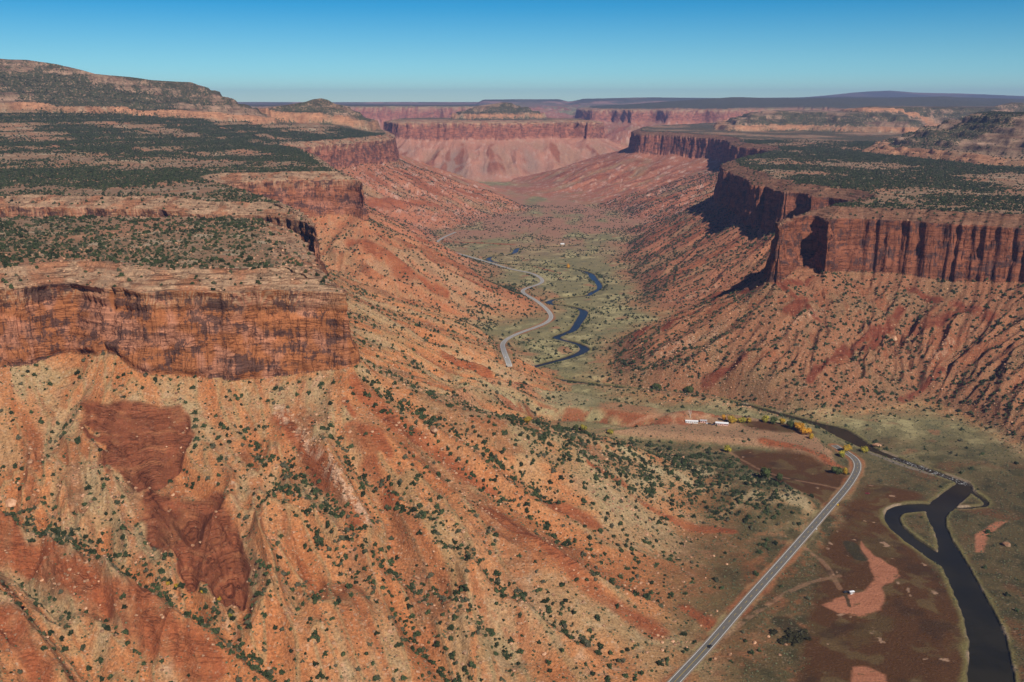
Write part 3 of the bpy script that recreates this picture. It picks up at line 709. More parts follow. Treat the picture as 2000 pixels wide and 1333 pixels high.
DL = np.gradient(np.log(RR)); DA = np.gradient(AZ)
AREA = (RR ** 2 * DL)[:, None] * DA[None]
def scatter(D, amax, rmax, seed):
    g = np.random.default_rng(seed)
    lam = D * AREA * (np.abs(AZ)[None] < R(amax)) * (RR[:, None] < rmax)
    n = g.poisson(np.clip(lam, 0, 50))
    n[-1] = 0; n[:, -1] = 0
    i, j = np.nonzero(n); k = n[i, j]; i = np.repeat(i, k); j = np.repeat(j, k)
    a, b = g.random(len(i)), g.random(len(i))
    f = lambda A: (A[i, j] * (1 - a) + A[i + 1, j] * a) * (1 - b) + (A[i, j + 1] * (1 - a) + A[i + 1, j + 1] * a) * b
    return np.stack([f(GX), f(GY), f(GZ)], 1), i, j, g
HOR = np.maximum.accumulate((GZ - CAMH) / RR[:, None], axis=0)
def project(P):
    d = P - np.array([0, 0, CAMH]); dep = d[:, 1] * CP - d[:, 2] * SP
    return 1000 + d[:, 0] / dep * FPX, 666.5 - (d[:, 1] * SP + d[:, 2] * CP) / dep * FPX, dep
def in_view(P, i, j):
    px, py, dep = project(P)
    e = (P[:, 2] + 2.5 - CAMH) / np.hypot(P[:, 0], P[:, 1])
    return (px > -10) & (px < 2010) & (py < 1343) & (e >= HOR[np.maximum(i - 1, 0), j])

# ------------------------------------------------------------------ materials
def new_mat(name):
    m = bpy.data.materials.new(name); m.use_nodes = True
    nt = m.node_tree
    return m, nt, nt.nodes["Principled BSDF"]
def nd(nt, typ, **kw):
    n = nt.nodes.new(typ)
    for k, v in kw.items():
        if k == 'inp':
            for a, b in v.items(): n.inputs[a].default_value = b
        else: setattr(n, k, v)
    return n
def lk(nt, a, b): nt.links.new(a, b)
def math_n(nt, op, a, b=None, c=None, clamp=False):
    n = nt.nodes.new("ShaderNodeMath"); n.operation = op; n.use_clamp = clamp
    for k, v in enumerate((a, b, c)):
        if v is None: continue
        if isinstance(v, (int, float)): n.inputs[k].default_value = v
        else: nt.links.new(v, n.inputs[k])
    return n.outputs[0]
def maprange(nt, v, a, b, c=0.0, d=1.0, smooth=True):
    n = nt.nodes.new("ShaderNodeMapRange")
    if smooth: n.interpolation_type = 'SMOOTHSTEP'
    nt.links.new(v, n.inputs[0])
    for k, q in zip((1, 2, 3, 4), (a, b, c, d)): n.inputs[k].default_value = q
    return n.outputs[0]
def mixrgb(nt, blend, fac, a, b):
    n = nt.nodes.new("ShaderNodeMix"); n.data_type = 'RGBA'; n.blend_type = blend
    for s, v in ((n.inputs[0], fac), (n.inputs[6], a), (n.inputs[7], b)):
        if isinstance(v, (int, float)): s.default_value = v
        elif isinstance(v, tuple): s.default_value = v
        else: nt.links.new(v, s)
    return n.outputs[2]
def noise(nt, vec, scale, detail=3.0, rough=.55):
    n = nd(nt, "ShaderNodeTexNoise"); n.inputs['Scale'].default_value = scale; n.inputs['Detail'].default_value = detail; n.inputs['Roughness'].default_value = rough
    nt.links.new(vec, n.inputs['Vector']); return n.outputs[0]
def scaled(nt, vec, s):
    n = nt.nodes.new("ShaderNodeVectorMath"); n.operation = 'MULTIPLY'; nt.links.new(vec, n.inputs[0]); n.inputs[1].default_value = s
    return n.outputs[0]

def terrain_material():
    m, nt, b = new_mat("canyon_ground")
    pos = nd(nt, "ShaderNodeTexCoord").outputs['Object']
    alb = nd(nt, "ShaderNodeAttribute", attribute_name='alb').outputs['Color']
    mk = nd(nt, "ShaderNodeAttribute", attribute_name='msk')
    sep = nd(nt, "ShaderNodeSeparateColor"); lk(nt, mk.outputs['Color'], sep.inputs[0])
    bed, var, scrub, grav = sep.outputs[0], sep.outputs[1], sep.outputs[2], mk.outputs['Alpha']
    col = alb
    # grain and stones
    g1 = noise(nt, pos, .55, 5, .65)
    f = maprange(nt, g1, .3, .7, .56, 1.44, False)
    col = mixrgb(nt, 'MULTIPLY', math_n(nt, 'ADD', math_n(nt, 'MULTIPLY', grav, .6), .4), col, f)
    g2 = noise(nt, pos, .33, 3, .7)
    st = math_n(nt, 'MULTIPLY', maprange(nt, g2, .58, .68), grav)
    col = mixrgb(nt, 'MIX', math_n(nt, 'MULTIPLY', st, .55), col, (.52, .36, .24, 1))
    dk = math_n(nt, 'MULTIPLY', maprange(nt, g2, .40, .30), grav)
    col = mixrgb(nt, 'MULTIPLY', math_n(nt, 'MULTIPLY', dk, .6), col, (.45, .42, .36, 1))
    g3 = noise(nt, pos, .40, 4, .7)
    tf = math_n(nt, 'MULTIPLY', maprange(nt, g3, .56, .64), grav)
    col = mixrgb(nt, 'MIX', math_n(nt, 'MULTIPLY', tf, .55), col, (.105, .092, .045, 1))
    # bedding
    s1 = noise(nt, scaled(nt, pos, (.014, .014, .22)), 1.0, 6, .75)
    f = maprange(nt, s1, .32, .68, .58, 1.36, False)
    col = mixrgb(nt, 'MULTIPLY', bed, col, f)
    s2 = noise(nt, scaled(nt, pos, (.03, .03, .42)), 1.0, 3, .6)
    ln = math_n(nt, 'MULTIPLY', math_n(nt, 'MULTIPLY', maprange(nt, math_n(nt, 'ABSOLUTE', math_n(nt, 'SUBTRACT', s2, .5)), .030, .008), maprange(nt, noise(nt, pos, .06, 2), .42, .52)), bed)
    col = mixrgb(nt, 'MULTIPLY', math_n(nt, 'MULTIPLY', ln, .75), col, (.30, .24, .22, 1))
    # desert varnish: dark runs down the walls, broken by ledges
    v1 = noise(nt, scaled(nt, pos, (.30, .30, .035)), 1.0, 4, .6)
    v2 = noise(nt, scaled(nt, pos, (.034, .034, .075)), 1.0, 5, .66)
    vv = math_n(nt, 'MULTIPLY', maprange(nt, math_n(nt, 'ADD', v1, math_n(nt, 'MULTIPLY', v2, 1.9)), 1.46, 1.62), var)
    col = mixrgb(nt, 'MIX', math_n(nt, 'MULTIPLY', vv, .82), col, (.075, .042, .036, 1))
    j1 = noise(nt, scaled(nt, pos, (.09, .09, .022)), 1.0, 2, .5)
    jl = math_n(nt, 'MULTIPLY', maprange(nt, math_n(nt, 'ABSOLUTE', math_n(nt, 'SUBTRACT', j1, .5)), .020, .004), var)
    col = mixrgb(nt, 'MULTIPLY', math_n(nt, 'MULTIPLY', jl, .4), col, (.28, .22, .2, 1))
    # scrub too far off to tell apart
    sc = noise(nt, pos, .16, 3, .75)
    thr = math_n(nt, 'SUBTRACT', .70, math_n(nt, 'MULTIPLY', scrub, .30))
    sm = math_n(nt, 'MULTIPLY', maprange(nt, math_n(nt, 'SUBTRACT', sc, thr), -.02, .05), maprange(nt, scrub, .02, .12))
    col = mixrgb(nt, 'MIX', math_n(nt, 'MULTIPLY', sm, .9), col, (.040, .050, .024, 1))
    lk(nt, col, b.inputs['Base Color'])
    b.inputs['Roughness'].default_value = .93
    b.inputs['Specular IOR Level'].default_value = .15
    hgt = math_n(nt, 'ADD', math_n(nt, 'MULTIPLY', g1, 1.3), math_n(nt, 'MULTIPLY', s1, math_n(nt, 'MULTIPLY', bed, 3.0)))
    hgt = math_n(nt, 'SUBTRACT', hgt, math_n(nt, 'MULTIPLY', math_n(nt, 'ADD', jl, ln), .8))
    bp = nd(nt, "ShaderNodeBump"); bp.inputs['Strength'].default_value = .8; bp.inputs['Distance'].default_value = 1.3
    lk(nt, hgt, bp.inputs['Height']); lk(nt, bp.outputs[0], b.inputs['Normal'])
    return m
TM = terrain_material()
def plain(name, c, rough=.8, vary=0.0, scale=1.0, rnd=0.0, c2=None, spec=.3, metal=0.0):
    m, nt, b = new_mat(name)
    col = (c[0], c[1], c[2], 1)
    if vary or rnd or c2:
        pos = nd(nt, "ShaderNodeTexCoord").outputs['Object']
        n1 = noise(nt, pos, scale, 4, .65)
        cc = mixrgb(nt, 'MIX', maprange(nt, n1, .35, .65), col, tuple(c2 or c) + (1,))
        cc = mixrgb(nt, 'MULTIPLY', 1.0, cc, maprange(nt, n1, .25, .75, 1 - vary, 1 + vary, False))
        if rnd:
            oi = nd(nt, "ShaderNodeObjectInfo").outputs['Random']
            cc = mixrgb(nt, 'MULTIPLY', 1.0, cc, maprange(nt, oi, 0, 1, 1 - rnd, 1 + rnd, False))
            if name == 'juniper_foliage':
                cc = mixrgb(nt, 'MIX', maprange(nt, math_n(nt, 'FRACT', math_n(nt, 'MULTIPLY', oi, 7.31)), .72, .95, 0, .75), cc, (.115, .10, .062, 1))
        lk(nt, cc, b.inputs['Base Color'])
    else:
        b.inputs['Base Color'].default_value = col
    b.inputs['Roughness'].default_value = rough; b.inputs['Specular IOR Level'].default_value = spec; b.inputs['Metallic'].default_value = metal
    return m

# ------------------------------------------------------------------ terrain meshes
def tag(o, label=None, cat=None, group=None, kind=None):
    if label: o['label'] = label
    if cat: o['category'] = cat
    if group: o['group'] = group
    if kind: o['kind'] = kind
    return o
IDX = np.arange(NR * NC).reshape(NR, NC)
QUADS = np.stack([IDX[:-1, :-1], IDX[:-1, 1:], IDX[1:, 1:], IDX[1:, :-1]], -1)
def grid_mesh(name, mask, label, cat):
    q = QUADS[mask]
    used = np.unique(q); remap = np.full(NR * NC, -1, np.int32); remap[used] = np.arange(len(used), dtype=np.int32)
    q = remap[q]
    me = bpy.data.meshes.new(name)
    me.vertices.add(len(used)); me.loops.add(q.size); me.polygons.add(len(q))
    me.vertices.foreach_set('co', np.stack([GX.ravel()[used], GY.ravel()[used], GZ.ravel()[used]], 1).astype(np.float32).ravel())
    me.loops.foreach_set('vertex_index', q.ravel().astype(np.int32))
    me.polygons.foreach_set('loop_start', np.arange(0, q.size, 4, dtype=np.int32))
    me.polygons.foreach_set('use_smooth', np.ones(len(q), bool))
    me.update(calc_edges=True)
    a = me.attributes.new('alb', 'FLOAT_COLOR', 'POINT')
    a.data.foreach_set('color', np.concatenate([np.clip(ALB.reshape(-1, 3)[used], 0, 1), np.ones((len(used), 1))], 1).astype(np.float32).ravel())
    a = me.attributes.new('msk', 'FLOAT_COLOR', 'POINT')
    a.data.foreach_set('color', MSK.reshape(-1, 4)[used].astype(np.float32).ravel())
    o = bpy.data.objects.new(name, me); COL.objects.link(o); me.materials.append(TM)
    return tag(o, label, cat, None, 'structure')
OQ = own[:-1, :-1]
grid_mesh('ground', OQ == 0, 'olive and straw coloured valley floor along the river between the red slopes', 'ground')
grid_mesh('mesa', OQ == 1, 'red sandstone mesa along the left side of the valley with wooded flat top', 'mesa')
grid_mesh('mesa', OQ == 2, 'dark fluted sandstone mesa along the right side of the valley', 'mesa')
grid_mesh('mesa', OQ == 3, 'hazy flat topped mesa with a butte closing the far end of the valley', 'mesa')
grid_mesh('hills', OQ >= 4, 'blue hazy cliffs and tablelands on the horizon', 'hills')

# ------------------------------------------------------------------ road, markings, tracks, river
def ribbon(name, P, z, o0, o1, mat, label, cat, foam=None):
    P = np.asarray(P)[:, :2]; tn = np.gradient(P, axis=0); tn /= np.linalg.norm(tn, axis=1)[:, None] + 1e-9
    nn = np.stack([tn[:, 1], -tn[:, 0]], 1)
    o0 = np.broadcast_to(o0, (len(P),)); o1 = np.broadcast_to(o1, (len(P),))
    A = P + nn * o0[:, None]; B = P + nn * o1[:, None]
    v = np.empty((2 * len(P), 3)); v[0::2, :2] = A; v[1::2, :2] = B; v[0::2, 2] = z; v[1::2, 2] = z
    return [tuple(x) for x in v], [(2 * i, 2 * i + 1, 2 * i + 3, 2 * i + 2) for i in range(len(P) - 1)]
def link_mesh(name, v, f, mat, parent=None, smooth=False):
    me = bpy.data.meshes.new(name); me.from_pydata(v, [], f); me.update()
    if mat: me.materials.append(mat)
    if smooth: me.polygons.foreach_set('use_smooth', [True] * len(me.polygons))
    o = bpy.data.objects.new(name, me); COL.objects.link(o)
    if parent: o.parent = parent
    return o
def join_geo(parts):
    V, Fc = [], []
    for v, f in parts:
        k = len(V); V += v; Fc += [tuple(i + k for i in q) for q in f]
    return V, Fc
asphalt = plain('asphalt', (.150, .134, .115), .95, .18, .35)
asphalt_pale = plain('pale_asphalt', (.33, .31, .285), .85, .15, .2)
white_paint = plain('white_road_paint', (.78, .77, .74), .7)
yellow_paint = plain('yellow_road_paint', (.55, .36, .05), .7)
shoulder_mat = plain('gravel_shoulder', (.27, .19, .12), .95, .25, .3)
for n, (P, z) in enumerate(zip(ROADS, roadz)):
    far_ = n == 1
    o = link_mesh('road', *ribbon('road', P, z + .10, -3.7, 3.7, None, None, None), asphalt_pale if far_ else asphalt)
    tag(o, 'pale winding road beside the river in the middle of the valley' if far_ else 'grey two lane road with white edge lines crossing the foreground meadow', 'road', kind='structure')
    o = link_mesh('shoulder', *ribbon('road', P, z - .02, -4.9, 4.9, None, None, None), shoulder_mat)
    tag(o, 'pale gravel shoulder along the winding valley road' if far_ else 'pale gravel shoulder along the foreground road', 'road shoulder', kind='structure')
    lw = .34 if not far_ else .3
    o = link_mesh('road_edge_line', *join_geo([ribbon('', P, z + .15, -3.2 - lw, -3.2, None, None, None), ribbon('', P, z + .15, 3.2, 3.2 + lw, None, None, None)]), white_paint)
    tag(o, 'white edge lines painted on the winding valley road' if far_ else 'white edge lines painted on the foreground road', 'road marking', kind='structure')
    # yellow centre dashes
    L = np.concatenate([[0], np.cumsum(np.linalg.norm(np.diff(P, axis=0), axis=1))])
    parts = []
    for s in np.arange(2, L[-1] - 6, 12.2):
        ss = np.linspace(s, s + (12 if s < 90 and n == 0 else 4.5), 4)
        q = np.stack([np.interp(ss, L, P[:, 0]), np.interp(ss, L, P[:, 1])], 1); zz = np.interp(ss, L, z)
        parts.append(ribbon('', q, zz + .15, -.14, .14, None, None, None))
    o = link_mesh('road_centre_line', *join_geo(parts), yellow_paint)
    tag(o, 'yellow centre dashes on the winding valley road' if far_ else 'yellow centre dashes on the foreground road', 'road marking', kind='structure')
def water_material():
    m, nt, b = new_mat('river_water')
    pos = nd(nt, "ShaderNodeTexCoord").outputs['Object']
    fo = nd(nt, "ShaderNodeAttribute", attribute_name='foam').outputs['Fac']
    n1 = noise(nt, scaled(nt, pos, (1, 1, 1)), .5, 4, .7)
    fm = math_n(nt, 'MULTIPLY', maprange(nt, n1, .54, .66), fo)
    col = mixrgb(nt, 'MIX', maprange(nt, noise(nt, pos, .02, 2), .35, .65), (.017, .015, .008, 1), (.028, .023, .011, 1))
    col = mixrgb(nt, 'MIX', fm, col, (.6, .62, .62, 1))
    lk(nt, col, b.inputs['Base Color']); b.inputs['Roughness'].default_value = .16; b.inputs['IOR'].default_value = 1.33; b.inputs['Specular IOR Level'].default_value = .25
    bp = nd(nt, "ShaderNodeBump"); bp.inputs['Strength'].default_value = .12; bp.inputs['Distance'].default_value = .3
    lk(nt, n1, bp.inputs['Height']); lk(nt, bp.outputs[0], b.inputs['Normal'])
    return m
WM = water_material()
for n, (P, z) in enumerate(zip(RIV, RIVZ)):
    o = link_mesh('river', *ribbon('river', P, z - .06 * n, -P[:, 2] - 2.2, P[:, 2] + 2.2, None, None, None), WM)
    px, py, _ = project(np.column_stack([P[:, :2], z]))
    fo = np.repeat(((py > 895) & (py < 948) & (n == 0) & (px < 1893)).astype(np.float32), 2)
    o.data.attributes.new('foam', 'FLOAT', 'POINT').data.foreach_set('value', fo)
    tag(o, ['dark river winding down the valley past the meadow', 'dark side channel of the river curving round the grassy island', 'narrow river inlet behind the small grass bank'][n], 'river', kind='structure')

# ------------------------------------------------------------------ plants
def leafy(name, n, rx, rz, leaf, seed, lump=.35, core=True, squash=1.0):
    """a bush: an uneven dark core with many small leaf faces standing out of it"""
    g = np.random.default_rng(seed); bm = bmesh.new()
    if core:
        bmesh.ops.create_icosphere(bm, subdivisions=2, radius=1.0)
        for v in bm.verts:
            c = v.co.copy()
            k = .72 + lump * (math.sin(c.x * 3.1 + seed) * math.cos(c.y * 2.7 + seed * 2) + .5 * math.sin(c.z * 5 + c.x * 4 + seed)) + g.normal(0, .05)
            v.co = Vector((c.x * rx * k, c.y * rx * k, max(c.z * rz * k, -.55 * rz) + rz * .62))
    for _ in range(n):
        d = g.normal(0, 1, 3); d /= np.linalg.norm(d)
        if d[2] < -.5: d[2] *= -.6
        k = .72 + lump * (math.sin(d[0] * 3.1 + seed) * math.cos(d[1] * 2.7 + seed * 2) + .5 * math.sin(d[2] * 5 + d[0] * 4 + seed))
        k *= g.uniform(.88, 1.22)
        p = np.array([d[0] * rx * k, d[1] * rx * k, d[2] * rz * k + rz * .62])
        u = g.normal(0, 1, 3); u /= np.linalg.norm(u); v2 = np.cross(d, u); s = leaf * g.uniform(.6, 1.3)
        a = [bm.verts.new(p + s * (u * math.cos(t) + v2 * math.sin(t)) + d * s * .4 * g.uniform(-.5, 1)) for t in (0, 2.1, 4.2)]
        bm.faces.new(a)
    return bm
def stem_into(bm, h, r):
    ret = bmesh.ops.create_cone(bm, cap_ends=False, segments=5, radius1=r, radius2=r * .6, depth=h)
    for v in ret['verts']: v.co.z += h * .5 - .3
def bm_obj(name, bm, mat, parent=None):
    me = bpy.data.meshes.new(name); bm.to_mesh(me); bm.free(); me.materials.append(mat)
    o = bpy.data.objects.new(name, me); COL.objects.link(o)
    if parent: o.parent = parent
    return o
jun_mat = plain('juniper_foliage', (.028, .042, .016), .85, .35, 1.3, .5, (.060, .070, .030), .1)
sage_mat = plain('sage_foliage', (.085, .095, .055), .9, .3, 2.0, .35, (.16, .15, .075), .1)
rock_mat = plain('loose_rock', (.33, .155, .08), .92, .35, .8, .4, (.42, .25, .15), .2)
def points_object(name, P, scl, rot, var, protos, label, cat):
    me = bpy.data.meshes.new(name); me.vertices.add(len(P)); me.vertices.foreach_set('co', P.astype(np.float32).ravel())
    for nm, arr, tp in (('scl', scl, 'FLOAT'), ('rot', rot, 'FLOAT'), ('var', var, 'INT')):
        me.attributes.new(nm, tp, 'POINT').data.foreach_set('value', arr.astype(np.float32 if tp == 'FLOAT' else np.int32))
    o = bpy.data.objects.new(name, me); COL.objects.link(o)
    ng = bpy.data.node_groups.new(name, 'GeometryNodeTree')
    ng.interface.new_socket('Geometry', in_out='INPUT', socket_type='NodeSocketGeometry'); ng.interface.new_socket('Geometry', in_out='OUTPUT', socket_type='NodeSocketGeometry')
    N, L = ng.nodes, ng.links
    gi, go, ip, jn = N.new('NodeGroupInput'), N.new('NodeGroupOutput'), N.new('GeometryNodeInstanceOnPoints'), N.new('GeometryNodeJoinGeometry')
    for p in reversed(protos):
        oi = N.new('GeometryNodeObjectInfo'); oi.transform_space = 'ORIGINAL'; oi.inputs['Object'].default_value = p; oi.inputs['As Instance'].default_value = True
        L.new(oi.outputs['Geometry'], jn.inputs[0])
    def attr(nm, tp):
        a = N.new('GeometryNodeInputNamedAttribute'); a.data_type = tp; a.inputs['Name'].default_value = nm
        return next(s for s in a.outputs if s.enabled and s.name == 'Attribute')
    L.new(gi.outputs[0], ip.inputs['Points']); L.new(jn.outputs[0], ip.inputs['Instance'])
    ip.inputs['Pick Instance'].default_value = True
    L.new(attr('var', 'INT'), ip.inputs['Instance Index'])
    cx = N.new('ShaderNodeCombineXYZ'); L.new(attr('rot', 'FLOAT'), cx.inputs[2]); L.new(cx.outputs[0], ip.inputs['Rotation'])
    L.new(attr('scl', 'FLOAT'), ip.inputs['Scale']); L.new(ip.outputs[0], go.inputs[0])
    md = o.modifiers.new('scatter', 'NODES'); md.node_group = ng
    return tag(o, label, cat, None, 'stuff')

def populate(name, D, amax, rmax, seed, smin, smax, protos_bm, mat, labeller, group, stuff_name, stuff_label, cat, nsolo=300):
    P, i, j, g = scatter(D, amax, rmax, seed)
    s = smin + (smax - smin) * g.random(len(P)) ** 1.7
    rot = g.random(len(P)) * 6.283; var = g.integers(0, len(protos_bm), len(P))
    vis = in_view(P, i, j)
    score = np.where(vis, s / np.linalg.norm(P - np.array([0, 0, CAMH]), axis=1), 0)
    order = np.argsort(-score)
    solo = order[:nsolo]; rest = order[nsolo:]
    protos = []
    meshes = []
    for k, bm in enumerate(protos_bm):
        me = bpy.data.meshes.new(name); bm.to_mesh(me); bm.free(); me.materials.append(mat); meshes.append(me)
    first = {}
    for q in solo:
        k = int(var[q])
        o = bpy.data.objects.new(name, meshes[k]); COL.objects.link(o)
        o.location = P[q]; o.location.z -= .1 * s[q]; o.rotation_euler = (0, 0, rot[q]); o.scale = (s[q],) * 3
        lab, grp = labeller(i[q], j[q], P[q])
        tag(o, lab, cat, grp)
        first.setdefault(k, o)
    protos = [first[k] for k in sorted(first)]
    remap = {k: n for n, k in enumerate(sorted(first))}
    var2 = np.array([remap.get(int(k), 0) for k in var[rest]])
    Q = P[rest].copy(); Q[:, 2] -= .1 * s[rest]
    return points_object(stuff_name, Q, s[rest], rot[rest], var2, protos, stuff_label, cat)
def jun_bm(seed):
    bm = bmesh.new(); g = np.random.default_rng(seed)
    for q in range(1 + seed % 3):
        b2 = leafy('', 110 if q == 0 else 60, g.uniform(.7, 1.0) * (1 if q == 0 else .7), g.uniform(.6, 1.15) * (1 if q == 0 else .7), .24, seed * 3 + q, .34)
        a = g.uniform(0, 6.28); bmesh.ops.translate(b2, verts=b2.verts, vec=(0, 0, 0) if q == 0 else (math.cos(a) * .95, math.sin(a) * .95, -.05))
        me = bpy.data.meshes.new('tmp'); b2.to_mesh(me); b2.free(); bm.from_mesh(me); bpy.data.meshes.remove(me)
    stem_into(bm, .8, .12); return bm
def jun_label(i, j, p):
    if gully[i, j] > .3: return 'larger dark green juniper crowded in the gullies of the near slope', 'junipers crowded in the gullies'
    if own[i, j] == 1 and top[i, j] + capm[i, j] > .5: return 'dark juniper on the flat top of the near left mesa', 'junipers on the near mesa top'
    if own[i, j] == 2: return 'dark juniper on the shaded red slope under the right cliff', 'junipers on the right slope'
    if tal[i, j] > .5: return 'single round dark green juniper on the open orange slope below the left cliff', 'junipers on the open left slope'
    return 'dark juniper on the low ground between the left slope and the road', 'junipers on the low ground'
populate('juniper', VD, 31.5, 3900, 11, .75, 2.5, [jun_bm(k) for k in range(9)], jun_mat, jun_label, None, 'juniper_scrub', 'dark green juniper scrub dotted over the slopes and mesa tops, too many to count', 'scrub')
def sage_bm(seed): return leafy('', 60, 1.0, .7, .3, seed, .25)
populate('sagebrush', GD, 31, 1900, 12, .35, 1.05, [sage_bm(k + 20) for k in range(4)], sage_mat,
         lambda i, j, p: ('small grey green sagebrush on the low ground beside the foreground road', 'sagebrush by the foreground road') if tal[i, j] < .5 else ('small grey green sagebrush on the lower orange slope of the foreground', 'sagebrush on the foreground slope'),
         None, 'sagebrush_cover', 'low grey green sagebrush covering the near valley floor', 'sagebrush', 120)
def rock_bm(seed):
    g = np.random.default_rng(seed); bm = bmesh.new(); bmesh.ops.create_icosphere(bm, subdivisions=2, radius=1.0)
    pl = [(Vector(g.normal(0, 1, 3)).normalized(), g.uniform(.55, .85)) for _ in range(9)]
    sx = Vector((g.uniform(.8, 1.3), g.uniform(.7, 1.1), g.uniform(.55, .9)))
    for v in bm.verts:
        for n, d in pl:
            e = v.co.dot(n) - d
            if e > 0: v.co -= n * e
        v.co = Vector((v.co.x * sx.x, v.co.y * sx.y, v.co.z * sx.z + .3))
    return bm
populate('boulder', RD, 31, 1900, 13, .28, 1.9, [rock_bm(k + 40) for k in range(5)], rock_mat,
         lambda i, j, p: ('angular sandstone boulder lying on the shaded slope under the right cliff', 'boulders on the right slope') if own[i, j] == 2 else ('angular sandstone boulder lying on the orange slope below the left cliff', 'boulders on the left slope'),
         None, 'scree', 'loose sandstone rubble strewn over the slopes', 'rubble', 120)

# ------------------------------------------------------------------ air
hb = bpy.data.meshes.new('haze')
E, ZT, ZB = 22500.0, 660.0, -12.0
hb.from_pydata([(x, y, z) for z in (ZB, ZT) for y in (-2000, E) for x in (-E, E)], [], [(0, 2, 3, 1), (4, 5, 7, 6), (0, 1, 5, 4), (2, 6, 7, 3), (0, 4, 6, 2), (1, 3, 7, 5)])
hm = bpy.data.materials.new('haze'); hm.use_nodes = True
hn = hm.node_tree; hn.nodes.clear()
ho = hn.nodes.new('ShaderNodeOutputMaterial'); hv = hn.nodes.new('ShaderNodeVolumePrincipled')
hv.inputs['Color'].default_value = (.44, .55, 1.0, 1); hv.inputs['Density'].default_value = 4.4e-5; hv.inputs['Anisotropy'].default_value = .1
hn.links.new(hv.outputs[0], ho.inputs['Volume'])
hb.materials.append(hm)
hz_o = bpy.data.objects.new('haze', hb); COL.objects.link(hz_o); tag(hz_o, 'thin blue haze filling the air over the valley', 'haze', None, 'stuff')
# ------------------------------------------------------------------ single things on the valley floor
TANF = (GZ - CAMH) / RR[:, None]
def ground_at(px, py):
    dx, dy, dz = ray(px, py)
    a = math.atan2(dx, dy); e = dz / math.hypot(dx, dy)
    j = int(np.argmin(np.abs(AZ - a)))
    hit = np.nonzero(TANF[:, j] >= e)[0]
    r = RR[hit[0] if len(hit) else NR - 1]
    if len(hit) and hit[0] > 0:
        i = hit[0]; f = (e - TANF[i - 1, j]) / (TANF[i, j] - TANF[i - 1, j]); r = RR[i - 1] + f * (RR[i] - RR[i - 1])
    x, y = r * math.sin(a), r * math.cos(a)
    return Vector((x, y, float(sample(GZ, x, y))))
def empty(name, loc, rz=0.0, label=None, cat=None, group=None):
    o = bpy.data.objects.new(name, None); COL.objects.link(o); o.location = loc; o.rotation_euler = (0, 0, rz)
    o.empty_display_size = .5
    return tag(o, label, cat, group)
def limb(bm, a, b, ra, rb, n=6):
    a, b = Vector(a), Vector(b); d = (b - a).normalized(); u = d.orthogonal().normalized(); v = d.cross(u)
    A = [bm.verts.new(a + ra * (u * math.cos(t) + v * math.sin(t))) for t in [6.283 * k / n for k in range(n)]]
    B = [bm.verts.new(b + rb * (u * math.cos(t) + v * math.sin(t))) for t in [6.283 * k / n for k in range(n)]]
    for k in range(n): bm.faces.new((A[k], A[(k + 1) % n], B[(k + 1) % n], B[k]))
    bm.faces.new(B)
def trunk_bm(g, h, w, twigs=0):
    bm = bmesh.new(); r = .045 * h
    top_ = Vector((g.normal(0, .03) * h, g.normal(0, .03) * h, h * .42))
    limb(bm, (0, 0, -.4), top_, r, r * .7, 8)
    for k in range(6):
        t = 6.283 * (k + g.uniform(-.3, .3)) / 6
        e = top_ + Vector((math.cos(t) * w * g.uniform(.2, .34), math.sin(t) * w * g.uniform(.2, .34), h * g.uniform(.14, .34)))
        st = top_ * g.uniform(.7, 1.0); limb(bm, st, e, r * .45, r * .15)
        for q in range(twigs):
            f = e + Vector((g.normal(0, .1) * w, g.normal(0, .1) * w, h * g.uniform(.06, .22))); limb(bm, st.lerp(e, g.uniform(.5, 1)), f, r * .16, r * .06, 4)
    return bm
def crown_bm(g, h, w, n=520, leaf=.055):
    bm = bmesh.new(); lobes = []
    for k in range(9):
        t = g.uniform(0, 6.283); q = g.uniform(0, .30) * w
        lobes.append((np.array([math.cos(t) * q, math.sin(t) * q, h * g.uniform(.32, .80)]), w * g.uniform(.18, .30)))
    for c, r in lobes:
        ic = bmesh.ops.create_icosphere(bm, subdivisions=2, radius=r * .74)
        for v in ic['verts']:
            k = 1 + .22 * math.sin(v.co.x * 9 / r + c[0]) * math.cos(v.co.y * 7 / r) + g.normal(0, .06)
            v.co = v.co * k; v.co.z *= .9; v.co += Vector(c)
    for _ in range(n):
        c, r = lobes[g.integers(len(lobes))]
        d = g.normal(0, 1, 3); d /= np.linalg.norm(d); p = c + d * r * g.uniform(.7, 1.12)
        u = g.normal(0, 1, 3); u /= np.linalg.norm(u); v2 = np.cross(d, u); s = leaf * w * g.uniform(.6, 1.3)
        bm.faces.new([bm.verts.new(p + s * (u * math.cos(t) + v2 * math.sin(t))) for t in (0, 1.6, 3.1, 4.7)])
    return bm
bark = plain('bark', (.11, .085, .06), .95, .3, 2.0)
gold = plain('golden_leaves', (.50, .27, .020), .8, .3, .35, .18, (.24, .19, .035), .1)
amber = plain('amber_leaves', (.56, .26, .022), .8, .3, .4, .12, (.42, .20, .02), .1)
lime = plain('yellow_green_leaves', (.17, .17, .03), .8, .3, .35, .18, (.34, .25, .03), .1)
dkgreen = plain('dark_green_leaves', (.050, .065, .020), .85, .3, .4, .2, (.075, .085, .026), .1)
def tree(px, py, h, w, mat, label, name='cottonwood', group=None, seed=0):
    g = np.random.default_rng(900 + seed + int(px * 7 + py))
    p = ground_at(px, py)
    o = empty(name, p, g.uniform(0, 6.28), label, 'tree', group)
    bm_obj('trunk', trunk_bm(g, h, w), bark, o); bm_obj('crown', crown_bm(g, h, w), mat, o)
    return o
